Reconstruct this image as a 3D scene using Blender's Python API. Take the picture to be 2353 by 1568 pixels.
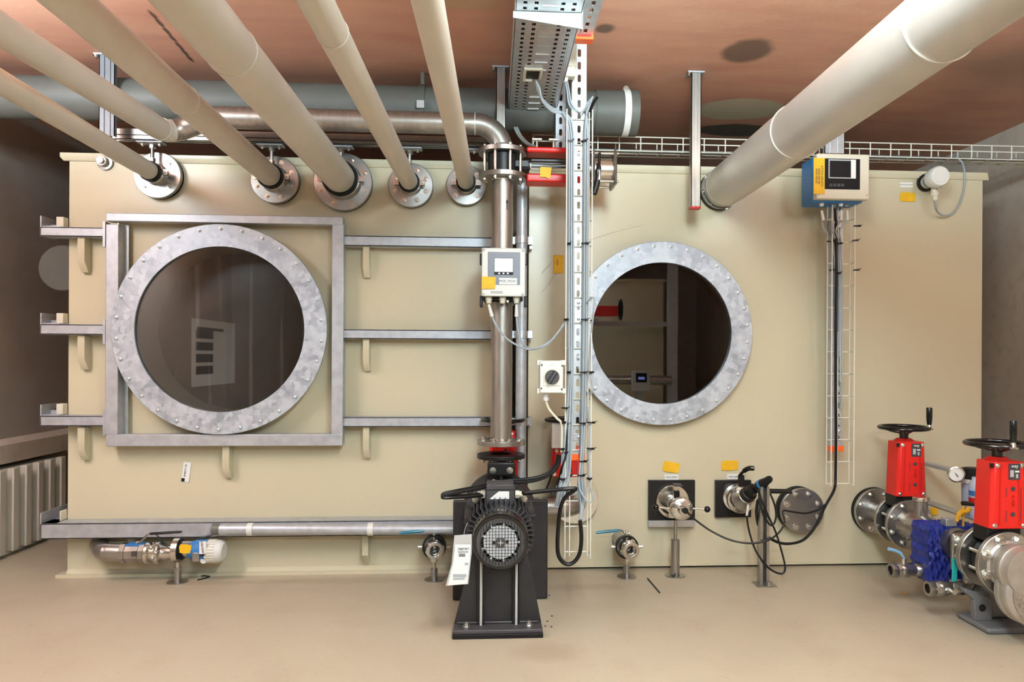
import bpy, math, random
from math import sin, cos, pi, radians
from mathutils import Vector, Matrix
random.seed(7)
V = Vector
for o in list(bpy.data.objects): bpy.data.objects.remove(o)
sc = bpy.context.scene
C = sc.collection
# ---------------------------------------------------------------- camera
F, PX, PY, D, H, PSI, ROLL = 1700.0, 1240.0, 820.0, 3.4, 0.982, 0.0646, 0.005
W_, H_ = 2353.0, 1568.0
RC = Matrix.Rotation(-PSI, 3, 'Z') @ Matrix.Rotation(pi/2, 3, 'X') @ Matrix.Rotation(ROLL, 3, 'Z')
cam_d = bpy.data.cameras.new('camera'); cam = bpy.data.objects.new('camera', cam_d); C.objects.link(cam)
cam_d.sensor_width = 36.0; cam_d.sensor_fit = 'HORIZONTAL'; cam_d.lens = 36.0*F/W_
cam_d.shift_x = -(PX - W_/2)/W_; cam_d.shift_y = (PY - H_/2)/W_
cam_d.clip_start = 0.05
cam.matrix_world = Matrix.Translation((0, -D, H)) @ RC.to_4x4()
sc.camera = cam
# ---------------------------------------------------------------- world, light, exposure
sc.view_settings.view_transform = 'Standard'; sc.view_settings.look = 'None'
sc.view_settings.gamma = 1.0; sc.view_settings.use_curve_mapping = False
sc.view_settings.exposure = 0.0
w = bpy.data.worlds.new('room_air'); sc.world = w; w.use_nodes = True
w.node_tree.nodes['Background'].inputs[0].default_value = (1.0, .95, .9, 1)
w.node_tree.nodes['Background'].inputs[1].default_value = 0.05
sc.cycles.use_denoising = True
sc.cycles.max_bounces = 8; sc.cycles.diffuse_bounces = 4; sc.cycles.glossy_bounces = 4
sc.cycles.sample_clamp_indirect = 6.0
sc.cycles.caustics_reflective = False; sc.cycles.caustics_refractive = False
def lamp(name, loc, sx, sy, power, col=(1, .96, .9), rot=(0, 0, 0)):
    l = bpy.data.lights.new(name, 'AREA'); l.shape = 'RECTANGLE'; l.size = sx; l.size_y = sy
    l.energy = power; l.color = col
    o = bpy.data.objects.new(name, l); C.objects.link(o); o.location = loc; o.rotation_euler = rot
    return o
# fluorescent battens hung below the ceiling over the aisle: an up-facing fill light is added to each to brighten the ceiling
def batten(name, x, y, z, power, col, up=.5, tilt=12):
    lamp(name, (x, y, z), .22, 1.3, power, col, (radians(tilt), 0, 0))
    lamp(name+'_up_fill', (x, y, z+.04), .22, 1.3, power*up, col, (radians(168), 0, 0))  # added up-facing fill, tilted slightly toward the tanks
batten('ceiling_lamp_middle', .42, -2.5, 1.98, 44, (.77, .97, 1.02), 3.5, 22)
batten('ceiling_lamp_left', -2.0, -1.85, 1.98, 25, (.82, .97, 1.09), 4.2, 16)
batten('ceiling_lamp_right', 1.75, -2.5, 1.98, 8, (.80, .98, 1.10), 6.0, 16)
lamp('rear_fill_light', (.4, -4.9, 2.12), 1.4, .25, 50, (.76, .98, 1.12), (radians(50), 0, 0))  # unseen fill light added behind the camera, tilted at the tanks
# ---------------------------------------------------------------- pixel rays -> points at a real depth
def P(px, py, y=0.0):
    d = RC @ V(((px-PX)/F, -(py-PY)/F, -1.0)); t = (y + D)/d.y
    return V((0, -D, H)) + d*t
def PZ(px, py, z=0.0):
    d = RC @ V(((px-PX)/F, -(py-PY)/F, -1.0)); t = (z - H)/d.z
    return V((0, -D, H)) + d*t
def M(px, y=0.0): return px*(D + y)/F
# ---------------------------------------------------------------- materials
def lin(c):
    if isinstance(c, str):
        c = [int(c[i:i+2], 16)/255 for i in (0, 2, 4)]
    return tuple((x/12.92 if x <= .04045 else ((x+.055)/1.055)**2.4) for x in c) + (1,)
MATS = {}
def mat(name, col, rough=.5, metal=0, col2=None, scale=6, lo=.35, hi=.7, bump=0, bscale=60, stretch=None, rough2=None, coat=0, emit=0, spec=.5, kind='noise', detail=6):
    m = bpy.data.materials.new(name); m.use_nodes = True; MATS[name] = m
    nt = m.node_tree; b = nt.nodes['Principled BSDF']; L = nt.links.new
    b.inputs['Base Color'].default_value = lin(col); b.inputs['Roughness'].default_value = rough
    b.inputs['Metallic'].default_value = metal; b.inputs['Coat Weight'].default_value = coat
    b.inputs['Specular IOR Level'].default_value = spec
    if emit:
        b.inputs['Emission Color'].default_value = lin(col); b.inputs['Emission Strength'].default_value = emit
    if col2 or bump:
        g = nt.nodes.new('ShaderNodeNewGeometry'); mp = nt.nodes.new('ShaderNodeMapping')
        L(g.outputs['Position'], mp.inputs[0])
        if stretch: mp.inputs['Scale'].default_value = stretch
    if col2:
        if kind == 'voro':
            n = nt.nodes.new('ShaderNodeTexVoronoi'); n.inputs['Scale'].default_value = scale; out = n.outputs['Color']
            n2 = nt.nodes.new('ShaderNodeTexNoise'); n2.inputs['Scale'].default_value = scale*.25; n2.inputs['Detail'].default_value = 8
            L(mp.outputs[0], n2.inputs[0])
            mx = nt.nodes.new('ShaderNodeMix'); mx.data_type = 'RGBA'; mx.inputs[0].default_value = .68
            L(out, mx.inputs[6]); L(n2.outputs[0], mx.inputs[7]); out = mx.outputs[2]
        else:
            n = nt.nodes.new('ShaderNodeTexNoise'); n.inputs['Scale'].default_value = scale; n.inputs['Detail'].default_value = detail; out = n.outputs[0]
        L(mp.outputs[0], n.inputs[0])
        r = nt.nodes.new('ShaderNodeValToRGB'); r.color_ramp.elements[0].position = lo; r.color_ramp.elements[1].position = hi
        r.color_ramp.elements[0].color = lin(col); r.color_ramp.elements[1].color = lin(col2)
        L(out, r.inputs[0]); L(r.outputs[0], b.inputs['Base Color'])
        if rough2 is not None:
            mr = nt.nodes.new('ShaderNodeMapRange'); mr.inputs[1].default_value = lo; mr.inputs[2].default_value = hi
            mr.inputs[3].default_value = rough; mr.inputs[4].default_value = rough2
            L(out, mr.inputs[0]); L(mr.outputs[0], b.inputs['Roughness'])
    if bump:
        n = nt.nodes.new('ShaderNodeTexNoise'); n.inputs['Scale'].default_value = bscale; n.inputs['Detail'].default_value = 4
        bp = nt.nodes.new('ShaderNodeBump'); bp.inputs['Strength'].default_value = bump; bp.inputs['Distance'].default_value = .004
        L(mp.outputs[0], n.inputs[0]); L(n.outputs[0], bp.inputs['Height']); L(bp.outputs[0], b.inputs['Normal'])
    return m
mat('cream', 'c9c2a6', .28, 0, 'd0c9ae', 1.3, .3, .75, bump=.05, bscale=5, spec=.4)
mat('galv', 'adb1b8', .42, .5, 'c2c6cb', 30, .3, .7, rough2=.5)
mat('galv_spangle', '99a1ac', .42, .4, 'c3cad2', 46, .34, .62, kind='voro', rough2=.52)
mat('zinc', 'd4d8da', .36, .7, 'c2c6c9', 30, .3, .7)
mat('steel', 'b6b4b0', .27, .95, 'a09d98', 14, .3, .7, rough2=.36)
mat('steel_brushed', 'b3aea6', .34, .9, '9c978f', 9, .3, .7, rough2=.42, stretch=(6, 6, 1))
mat('bright_steel', 'd6d0c6', .2, .95)
mat('pipe_grey', 'cfc8ba', .5, .1, 'dad3c5', 5, .3, .75, bump=.04, bscale=30, rough2=.58)
mat('clad', 'd2cfc9', .42, .45, 'dedad3', 4, .3, .7, rough2=.46, bump=.02, bscale=20)
mat('seam', 'f0ece2', .3, .5)
mat('duct', '585a55', .55, 0, '646660', 4)
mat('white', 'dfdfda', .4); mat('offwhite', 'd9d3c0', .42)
mat('wire', 'e6e3d6', .4); mat('lgrey', 'b4b6b5', .5)
mat('red', 'e0231b', .38, 0, 'd81e18', 5); mat('redshade', 'c21a14', .42)
mat('black', '131314', .42, spec=.35); mat('rubber', '0c0c0d', .6, spec=.3); mat('blackgloss', '0d0d0e', .2)
mat('cast_black', '18181a', .55, 0, '242426', 12, bump=.15, bscale=120)
mat('graphite', '3a3a3d', .5, .2, '47474a', 10)
mat('fan_white', 'e9e9ea', .5)
mat('blue', '2f74b4', .42); mat('pale_blue', '86b4d6', .4)
mat('wrap', '1b2e8c', .36, 0, '101e66', 10, .3, .7, bump=.7, bscale=26)
mat('teal', '1c9c9c', .4); mat('teal_dark', '1d6f88', .35)
mat('tape', 'f2bf1c', .55, 0, 'e6b014', 20); mat('orange', 'ff6a1f', .45)
mat('label', 'efeeea', .5); mat('ink', '3c3c40', .6); mat('cable', '9fa9b0', .45); mat('cable_dark', '5d6468', .45)
mat('slate', '737a86', .4); mat('screen', 'f4f1ff', .3, emit=2.2); mat('screen_off', '08090a', .5, spec=.25)
mat('bluescreen', '8ca4ff', .3, emit=1.0)
mat('cast_grey', 'b4b0a8', .42, .7, 'c5c1b8', 22, bump=.12, bscale=70)
mat('hammered', '98938c', .34, .8, 'c4c0b8', 75, .35, .65, bump=.55, bscale=85)
mat('foot_grey', '6e7074', .5, .3, '7d7f83', 10)
mat('aluminium', 'c9cdd2', .35, .8, 'b9bec4', 20)
mat('brass', 'e0a51f', .4)
mat('bowl', 'b9c6de', .15, spec=.5, coat=.3)
mat('plywood', '4c443b', .6)
mat('interior_shade', '040404', .9, spec=.05)  # near black put in for the unlit tank interior
def m_glass():
    m = bpy.data.materials.new('window_glass'); m.use_nodes = True; nt = m.node_tree; nt.nodes.clear(); L = nt.links.new
    o = nt.nodes.new('ShaderNodeOutputMaterial'); t = nt.nodes.new('ShaderNodeBsdfTransparent'); t.inputs[0].default_value = (.98, .98, .97, 1)
    g = nt.nodes.new('ShaderNodeBsdfGlossy'); g.inputs['Roughness'].default_value = .012; g.inputs[0].default_value = (1, 1, 1, 1)
    f = nt.nodes.new('ShaderNodeFresnel'); f.inputs[0].default_value = 1.9
    mx = nt.nodes.new('ShaderNodeMixShader'); L(f.outputs[0], mx.inputs[0]); L(t.outputs[0], mx.inputs[1]); L(g.outputs[0], mx.inputs[2]); L(mx.outputs[0], o.inputs[0])
    MATS['glass'] = m
m_glass()
def nodes_of(name, rough=.6):
    m = bpy.data.materials.new(name); m.use_nodes = True; MATS[name] = m
    nt = m.node_tree; b = nt.nodes['Principled BSDF']; b.inputs['Roughness'].default_value = rough
    g = nt.nodes.new('ShaderNodeNewGeometry')
    return m, nt, b, g.outputs['Position'], nt.links.new
def tex(nt, pos, scale, detail=6, vec=None, kind='ShaderNodeTexNoise'):
    n = nt.nodes.new(kind); n.inputs['Scale'].default_value = scale
    if kind == 'ShaderNodeTexNoise': n.inputs['Detail'].default_value = detail
    if vec:
        mp = nt.nodes.new('ShaderNodeMapping'); mp.inputs['Scale'].default_value = vec; nt.links.new(pos, mp.inputs[0]); pos = mp.outputs[0]
    nt.links.new(pos, n.inputs[0]); return n.outputs[0]
def ramp(nt, v, *st):
    r = nt.nodes.new('ShaderNodeValToRGB'); e = r.color_ramp.elements
    while len(e) < len(st): e.new(.5)
    for k, (p, c) in enumerate(st):
        e[k].position = p; e[k].color = lin(c) if isinstance(c, str) else (c, c, c, 1)
    nt.links.new(v, r.inputs[0]); return r.outputs[0]
def mixc(nt, f, a, b, mode='MIX'):
    m = nt.nodes.new('ShaderNodeMix'); m.data_type = 'RGBA'; m.blend_type = mode
    for s, v in ((0, f), (6, a), (7, b)):
        if isinstance(v, str): m.inputs[s].default_value = lin(v)
        elif isinstance(v, (int, float)): m.inputs[s].default_value = v if s == 0 else (v, v, v, 1)
        else: nt.links.new(v, m.inputs[s])
    return m.outputs[2]
def blob(nt, pos, c, size, soft=.25, wob=.25, ws=9):
    """1 inside a noisy ellipsoid stain or tone patch at c"""
    n = nt.nodes.new('ShaderNodeTexNoise'); n.inputs['Scale'].default_value = ws; n.inputs['Detail'].default_value = 5; nt.links.new(pos, n.inputs[0])
    s = nt.nodes.new('ShaderNodeVectorMath'); s.operation = 'SUBTRACT'; nt.links.new(pos, s.inputs[0]); s.inputs[1].default_value = c
    d = nt.nodes.new('ShaderNodeVectorMath'); d.operation = 'DIVIDE'; nt.links.new(s.outputs[0], d.inputs[0]); d.inputs[1].default_value = size
    l = nt.nodes.new('ShaderNodeVectorMath'); l.operation = 'LENGTH'; nt.links.new(d.outputs[0], l.inputs[0])
    a = nt.nodes.new('ShaderNodeMath'); a.operation = 'MULTIPLY_ADD'; nt.links.new(n.outputs[0], a.inputs[0]); a.inputs[1].default_value = wob*2; nt.links.new(l.outputs['Value'], a.inputs[2])
    r = nt.nodes.new('ShaderNodeMapRange'); r.inputs[1].default_value = 1+wob; r.inputs[2].default_value = 1+wob-soft
    r.inputs[3].default_value = 0; r.inputs[4].default_value = 1; nt.links.new(a.outputs[0], r.inputs[0]); return r.outputs[0]
def scaled(nt, v, k):
    a = nt.nodes.new('ShaderNodeMath'); a.operation = 'MULTIPLY'; nt.links.new(v, a.inputs[0]); a.inputs[1].default_value = k; return a.outputs[0]
# ---------------------------------------------------------------- mesh builder
WO = {}
def frame_of(ax):
    ax = V(ax).normalized(); u = ax.cross(V((0, 0, 1)))
    if u.length < 1e-3: u = V((1, 0, 0))
    u.normalize(); return ax, u, ax.cross(u).normalized()
class MB:
    def __init__(s): s.v = []; s.f = []
    def add(s, vs, fs):
        k = len(s.v); s.v += [V(p) for p in vs]; s.f += [tuple(i+k for i in f) for f in fs]; return s
    def box(s, x0, x1, y0, y1, z0, z1):
        vs = [(x, y, z) for x in (x0, x1) for y in (y0, y1) for z in (z0, z1)]
        return s.add(vs, [(0, 1, 3, 2), (4, 6, 7, 5), (0, 4, 5, 1), (2, 3, 7, 6), (0, 2, 6, 4), (1, 5, 7, 3)])
    def obox(s, c, h, R=None):
        R = R or Matrix.Identity(3); c = V(c)
        vs = [c + R @ V((x*h[0], y*h[1], z*h[2])) for x in (-1, 1) for y in (-1, 1) for z in (-1, 1)]
        return s.add(vs, [(0, 1, 3, 2), (4, 6, 7, 5), (0, 4, 5, 1), (2, 3, 7, 6), (0, 2, 6, 4), (1, 5, 7, 3)])
    def lathe(s, o, ax, prof, n=32, ph=0.0):
        o = V(o); ax, u, w = frame_of(ax); k = len(s.v); rows = []
        for t, r in prof:
            if r <= 1e-6: rows.append([len(s.v)]); s.v.append(o+ax*t)
            else:
                rows.append(list(range(len(s.v), len(s.v)+n)))
                for i in range(n):
                    a = 2*pi*i/n+ph; s.v.append(o+ax*t+(u*cos(a)+w*sin(a))*r)
        for A, B in zip(rows, rows[1:]):
            for i in range(n):
                j = (i+1) % n
                if len(A) == 1 and len(B) == 1: continue
                if len(A) == 1: s.f.append((A[0], B[j], B[i]))
                elif len(B) == 1: s.f.append((A[i], A[j], B[0]))
                else: s.f.append((A[i], A[j], B[j], B[i]))
        return s
    def cyl(s, a, b, r0, r1=None, n=24, ph=0.0):
        a, b = V(a), V(b); r1 = r0 if r1 is None else r1; L = (b-a).length
        return s.lathe(a, b-a, [(0, 0), (0, r0), (L, r1), (L, 0)], n, ph)
    def ring(s, a, b, ro, ri, n=40):
        a, b = V(a), V(b); L = (b-a).length
        return s.lathe(a, b-a, [(0, ri), (0, ro), (L, ro), (L, ri), (0, ri)], n)
    def torus(s, c, ax, R, r, n=40, m=10):
        return s.lathe(c, ax, [(r*sin(2*pi*k/m), R+r*cos(2*pi*k/m)) for k in range(m+1)], n)
    def ball(s, c, r, n=16, m=8, ax=(0, 0, 1)):
        return s.lathe(c, ax, [(-r*cos(pi*k/m), r*sin(pi*k/m)) for k in range(m+1)], n)
    def sweep(s, pts, r, n=8, caps=True):
        pts = [V(p) for p in pts]; rows = []; up = None
        for i, p in enumerate(pts):
            t = (pts[min(i+1, len(pts)-1)]-pts[max(i-1, 0)])
            if t.length < 1e-9: t = V((0, 0, 1))
            t.normalize()
            if up is None: _, up, _ = frame_of(t)
            up = (up - t*up.dot(t))
            if up.length < 1e-6: _, up, _ = frame_of(t)
            up.normalize(); w = t.cross(up); rr = r[i] if isinstance(r, (list, tuple)) else r
            rows.append(list(range(len(s.v), len(s.v)+n)))
            for k in range(n):
                a = 2*pi*k/n; s.v.append(p+(up*cos(a)+w*sin(a))*rr)
        for A, B in zip(rows, rows[1:]):
            for k in range(n): j = (k+1) % n; s.f.append((A[k], A[j], B[j], B[k]))
        if caps: s.f.append(tuple(reversed(rows[0]))); s.f.append(tuple(rows[-1]))
        return s
    def prism(s, poly, vec):
        n = len(poly); vec = V(vec); a = [V(p) for p in poly]
        return s.add(a+[p+vec for p in a], [tuple(range(n)), tuple(reversed(range(n, 2*n)))]+[(i, i+n, (i+1) % n+n, (i+1) % n) for i in range(n)])
    def obj(s, name, m, parent=None, label=None, cat=None, group=None, kind=None, bevel=0, ang=38, seg=2):
        me = bpy.data.meshes.new(name)
        if parent is not None: org = WO[parent.name]
        else:
            xs = [min(p[i] for p in s.v) for i in range(3)]; xe = [max(p[i] for p in s.v) for i in range(3)]
            org = V(((xs[0]+xe[0])/2, (xs[1]+xe[1])/2, xs[2]))
        me.from_pydata([tuple(p-org) for p in s.v], [], s.f); me.update()
        import bmesh
        b = bmesh.new(); b.from_mesh(me); bmesh.ops.recalc_face_normals(b, faces=b.faces); b.to_mesh(me); b.free()
        me.shade_smooth(); me.set_sharp_from_angle(angle=radians(ang))
        me.materials.append(MATS[m])
        o = bpy.data.objects.new(name, me); C.objects.link(o); WO[o.name] = org
        if parent is not None: o.parent = parent
        else: o.location = org
        if bevel:
            md = o.modifiers.new('edge_rounding', 'BEVEL'); md.width = bevel; md.segments = seg; md.limit_method = 'ANGLE'; md.angle_limit = radians(40)
        tag(o, label, cat, group, kind); return o
def tag(o, label=None, cat=None, group=None, kind=None):
    for k, v in (('label', label), ('category', cat), ('group', group), ('kind', kind)):
        if v: o[k] = v
    return o
def T(name, label, cat, loc, group=None):
    o = bpy.data.objects.new(name, None); C.objects.link(o); o.location = loc; o.empty_display_size = .05; WO[o.name] = V(loc)
    return tag(o, label, cat, group)
def place(mesh, name, m, parent, pos, rot=None, scale=1.0, lab=None):
    o = bpy.data.objects.new(name, mesh); C.objects.link(o); o.parent = parent; o.location = V(pos)-WO[parent.name]
    WO[o.name] = V(pos)
    if rot is not None: o.rotation_mode = 'QUATERNION'; o.rotation_quaternion = rot
    o.scale = (scale,)*3; return o
def mesh_of(mb, m):
    o = mb.obj('proto', m); me = o.data
    off = WO[o.name]
    me.transform(Matrix.Translation(off)); bpy.data.objects.remove(o); return me
BOLT = mesh_of(MB().cyl((0, 0, 0), (0, -.25, 0), 1.5, n=14).cyl((0, -.2, 0), (0, -1.1, 0), 1.05, n=6).cyl((0, -1, 0), (0, -1.7, 0), .62, n=8), 'bright_steel')
CAPB = mesh_of(MB().lathe((0, 0, 0), (0, -1, 0), [(0, 1.25), (.25, 1.25), (.3, .9), (.8, .8), (1.0, .5), (1.05, 0)], 12), 'zinc')
BOLTD = mesh_of(MB().cyl((0, 0, 0), (0, -.25, 0), 1.5, n=14).cyl((0, -.2, 0), (0, -1.1, 0), 1.05, n=6), 'black')
def bolts(parent, c, ax, R, n, s, ph=0.0, mesh=None, name='bolt', skip=()):
    ax, u, w = frame_of(ax); q = V((0, -1, 0)).rotation_difference(ax)
    for i in range(n):
        if i in skip: continue
        a = 2*pi*i/n+ph; place(mesh or BOLT, name, None, parent, V(c)+(u*cos(a)+w*sin(a))*R, q, s)
def bolt_at(parent, c, ax=(0, -1, 0), s=.006, mesh=None, name='bolt'):
    return place(mesh or BOLT, name, None, parent, c, V((0, -1, 0)).rotation_difference(V(ax)), s)
def spline(pts, k=6):
    pts = [V(p) for p in pts]; out = []; n = len(pts)
    for i in range(n-1):
        a, b, c, d = pts[max(i-1, 0)], pts[i], pts[i+1], pts[min(i+2, n-1)]
        for j in range(k):
            t = j/k; out.append(.5*((2*b)+(c-a)*t+(2*a-5*b+4*c-d)*t*t+(3*b-a-3*c+d)*t**3))
    out.append(pts[-1]); return out
def bend(pts, r, k=8):
    """polyline with filleted corners"""
    pts = [V(p) for p in pts]; out = [pts[0]]
    rl = list(r) if isinstance(r, (list, tuple)) else [r]*len(pts)
    for a, b, c in zip(pts, pts[1:], pts[2:]):
        r = rl.pop(0); u = (a-b).normalized(); v = (c-b).normalized(); th = u.angle(v); t = r/math.tan(th/2)
        p, q = b+u*t, b+v*t; cen = b+(u+v).normalized()*(r/sin(th/2))
        for i in range(k+1):
            f = i/k; s = pi-th; e1 = (p-cen); e2 = (q-cen)
            out.append(cen+(e1*sin((1-f)*s)+e2*sin(f*s))/sin(s))
    out.append(pts[-1]); return out
def text(s, loc, size, m, parent, rot=(pi/2, 0, 0), align='CENTER', name='lettering', ext=.0004):
    cu = bpy.data.curves.new(name, 'FONT'); cu.body = s; cu.size = size; cu.align_x = align; cu.align_y = 'CENTER'; cu.extrude = ext; cu.resolution_u = 2
    t = bpy.data.objects.new('proto', cu); C.objects.link(t); me = bpy.data.meshes.new_from_object(t.evaluated_get(bpy.context.evaluated_depsgraph_get()))
    bpy.data.objects.remove(t); bpy.data.curves.remove(cu); me.materials.clear(); me.materials.append(MATS[m])
    o = bpy.data.objects.new(name, me); C.objects.link(o); o.parent = parent
    o.location = V(loc)-WO[parent.name]; o.rotation_euler = rot; WO[o.name] = V(loc); return o
def cable(name, pts, r, m, label, group=None, k=6, n=8, cat='cable', sm=True):
    return MB().sweep(spline(pts, k) if sm else pts, r, n).obj(name, m, None, label, cat, group)
def quad_px(x0, x1, y0, y1, yd, th, name, m, parent=None, label=None, cat=None, group=None, bevel=0):
    """box whose front is the pixel rectangle at depth yd, thickness th behind it"""
    a, b = P(x0, y0, yd), P(x1, y1, yd)
    return MB().box(min(a.x, b.x), max(a.x, b.x), yd, yd+th, min(a.z, b.z), max(a.z, b.z)).obj(name, m, parent, label, cat, group, bevel=bevel)
def bx(x0, x1, y0, y1, yd, th):
    a, b = P(x0, y0, yd), P(x1, y1, yd); return (min(a.x, b.x), max(a.x, b.x), yd, yd+th, min(a.z, b.z), max(a.z, b.z))
OUT = V((0, -1, 0))
# ---------------------------------------------------------------- room shell
CEIL = 2.225; XL, XR, YB, YF = -2.42, 2.78, 1.75, -6.6
def m_ceiling():
    m, nt, b, pos, L = nodes_of('ceiling', .62)
    c = mixc(nt, ramp(nt, tex(nt, pos, 1.6, 7), (.3, 'e98a4e'), (.72, 'ee9a62')), ramp(nt, tex(nt, pos, 9, 8, (.25, 1, 1)), (.3, 'de7f48'), (.7, 'f1a36c')), .45)
    c = mixc(nt, scaled(nt, ramp(nt, tex(nt, pos, 34, 8), (.58, 0.0), (.75, 1.0)), .25), c, 'd0a98c')
    s = PZ(1718, 118, CEIL); c = mixc(nt, scaled(nt, blob(nt, pos, s, (.115, .135, .5), .3, .22, 11), .8), c, '5d4e43')
    s = PZ(1390, 66, CEIL); c = mixc(nt, scaled(nt, blob(nt, pos, s, (.045, .05, .5), .4, .25, 22), .8), c, '4f4a44')
    s = PZ(1700, 252, CEIL); c = mixc(nt, blob(nt, pos, s, (.23, .17, .5), .12, .12, 5), c, 'cfc6aa')
    s = PZ(1690, 300, CEIL); c = mixc(nt, blob(nt, pos, s, (.26, .12, .5), .2, .2, 6), c, '5a5148')
    a, e = PZ(352, 35, CEIL), PZ(437, 135, CEIL)
    for k in range(7):
        q = a.lerp(e, k/6); c = mixc(nt, scaled(nt, blob(nt, pos, q, (.011, .05, .5), .5, .3, 30), .85), c, '3a2c23')
    s = PZ(1060, 8, CEIL); c = mixc(nt, scaled(nt, blob(nt, pos, s, (.16, .05, .5), .4, .3, 12), .6), c, 'c2aa84')
    s = PZ(2353, 150, CEIL); c = mixc(nt, scaled(nt, blob(nt, pos, s, (.9, .75, .5), .9, .25, 3), .75), c, '6b5a50')  # broad soft grey-brown tone at the right end of the ceiling
    L(c, b.inputs['Base Color'])
    bp = nt.nodes.new('ShaderNodeBump'); bp.inputs['Strength'].default_value = .12; bp.inputs['Distance'].default_value = .01
    L(tex(nt, pos, 20, 6), bp.inputs['Height']); L(bp.outputs[0], b.inputs['Normal'])
m_ceiling()
def m_floor():
    m, nt, b, pos, L = nodes_of('floor', .42)
    c = ramp(nt, tex(nt, pos, 1.1, 6), (.3, 'aca28e'), (.7, 'b7ae98'))
    c = mixc(nt, scaled(nt, ramp(nt, tex(nt, pos, 5, 8), (.5, 0.0), (.72, 1.0)), .35), c, 'a0917d')
    c = mixc(nt, scaled(nt, ramp(nt, tex(nt, pos, 60, 3), (.62, 0.0), (.7, 1.0)), .3), c, '8d7d69')
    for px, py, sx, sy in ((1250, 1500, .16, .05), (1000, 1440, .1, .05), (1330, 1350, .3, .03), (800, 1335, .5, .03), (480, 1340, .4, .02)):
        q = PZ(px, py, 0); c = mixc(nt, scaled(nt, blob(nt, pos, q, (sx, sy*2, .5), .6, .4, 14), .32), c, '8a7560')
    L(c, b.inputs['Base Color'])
    bp = nt.nodes.new('ShaderNodeBump'); bp.inputs['Strength'].default_value = .1; bp.inputs['Distance'].default_value = .004
    L(tex(nt, pos, 45, 5), bp.inputs['Height']); L(bp.outputs[0], b.inputs['Normal'])
m_floor()
def m_wall(nm, c1, c2):
    m, nt, b, pos, L = nodes_of(nm, .75)
    c = ramp(nt, tex(nt, pos, 2.2, 8), (.3, c1), (.7, c2))
    c = mixc(nt, scaled(nt, ramp(nt, tex(nt, pos, 14, 8), (.5, 0.0), (.75, 1.0)), .4), c, 'a3978a')
    L(c, b.inputs['Base Color'])
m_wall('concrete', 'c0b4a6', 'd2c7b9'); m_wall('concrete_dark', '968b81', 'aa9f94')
def struct(name, a, m): return MB().box(*a).obj(name, m, None, kind='structure')
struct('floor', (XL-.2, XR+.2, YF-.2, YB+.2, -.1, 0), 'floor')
struct('ceiling', (XL-.2, XR+.2, YF-.2, YB+.2, CEIL, CEIL+.12), 'ceiling')
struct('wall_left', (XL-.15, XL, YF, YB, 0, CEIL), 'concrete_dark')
struct('wall_right', (XR, XR+.15, YF, YB, 0, CEIL), 'concrete')
struct('wall_back', (XL-.2, XR+.2, YB, YB+.15, 0, CEIL), 'concrete')
struct('wall_front', (XL-.2, XR+.2, YF-.15, YF, 0, CEIL), 'concrete')
# ledge and ribbed plinth on the left wall, beside the tank
ya, yb = -.3, 1.3; yc_ = .78
t = MB().prism([(XL, ya, .44), (XL, ya, .56), (XL+.05, ya, .56), (XL+.07, ya, .54), (XL+.07, ya, .45)], (0, yb-ya, 0)).obj('trim_1', 'concrete', None, kind='structure')
r = T('ribbed_plinth', 'grey ribbed low plinth against the left wall under the concrete ledge', 'plinth', (XL+.06, .5, 0))
MB().box(XL+.005, XL+.07, ya, yc_, .0, .425).obj('body', 'pipe_grey', r, bevel=.006)
for k in range(11):
    y = ya+.06+k*.1; MB().box(XL+.068, XL+.1, y, y+.045, .02, .425).obj('rib', 'pipe_grey', r, bevel=.004)
# ---------------------------------------------------------------- the two tanks
def cseg(c, r, n): return [V((c.x+r*cos(2*pi*i/n), c.y, c.z+r*sin(2*pi*i/n))) for i in range(n)]
def face_with_hole(x0, x1, z0, z1, c, r, n=64):
    import bmesh
    bm = bmesh.new(); ov = []
    per = [(x0, z0), (x1, z0), (x1, z1), (x0, z1)]
    for p in per: ov.append(bm.verts.new((p[0], 0, p[1])))
    iv = [bm.verts.new((p.x, 0, p.z)) for p in cseg(V((c.x, 0, c.z)), r, n)]
    es = [bm.edges.new((l[i], l[(i+1) % len(l)])) for l in (ov, iv) for i in range(len(l))]
    bmesh.ops.triangle_fill(bm, use_beauty=True, use_dissolve=False, edges=es)
    bm.faces.ensure_lookup_table(); mb = MB()
    bad = [f for f in bm.faces if (f.calc_center_median()-V((c.x, 0, c.z))).length < r*.98 and all((v.co-V((c.x, 0, c.z))).length < r*1.02 for v in f.verts)]
    bmesh.ops.delete(bm, geom=bad, context='FACES_ONLY')
    bm.verts.index_update()
    mb.add([v.co.copy() for v in bm.verts], [[v.index for v in f.verts] for f in bm.faces]); bm.free(); return mb
ZT = 1.872
def gusset(root, px, y0, y1, wpx=13, dep=.055, m='cream'):
    a, b = P(px, y0, -.02), P(px, y1, 0); wd = M(wpx)/2; zc = a.z-(a.z-b.z)*.68
    MB().prism([(a.x-wd, 0.001, a.z), (a.x-wd, -dep, a.z), (a.x-wd, -dep, zc), (a.x-wd, -.02, b.z), (a.x-wd, 0.001, b.z)], (2*wd, 0, 0)).obj('gusset', m, root, bevel=.0015)
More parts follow.
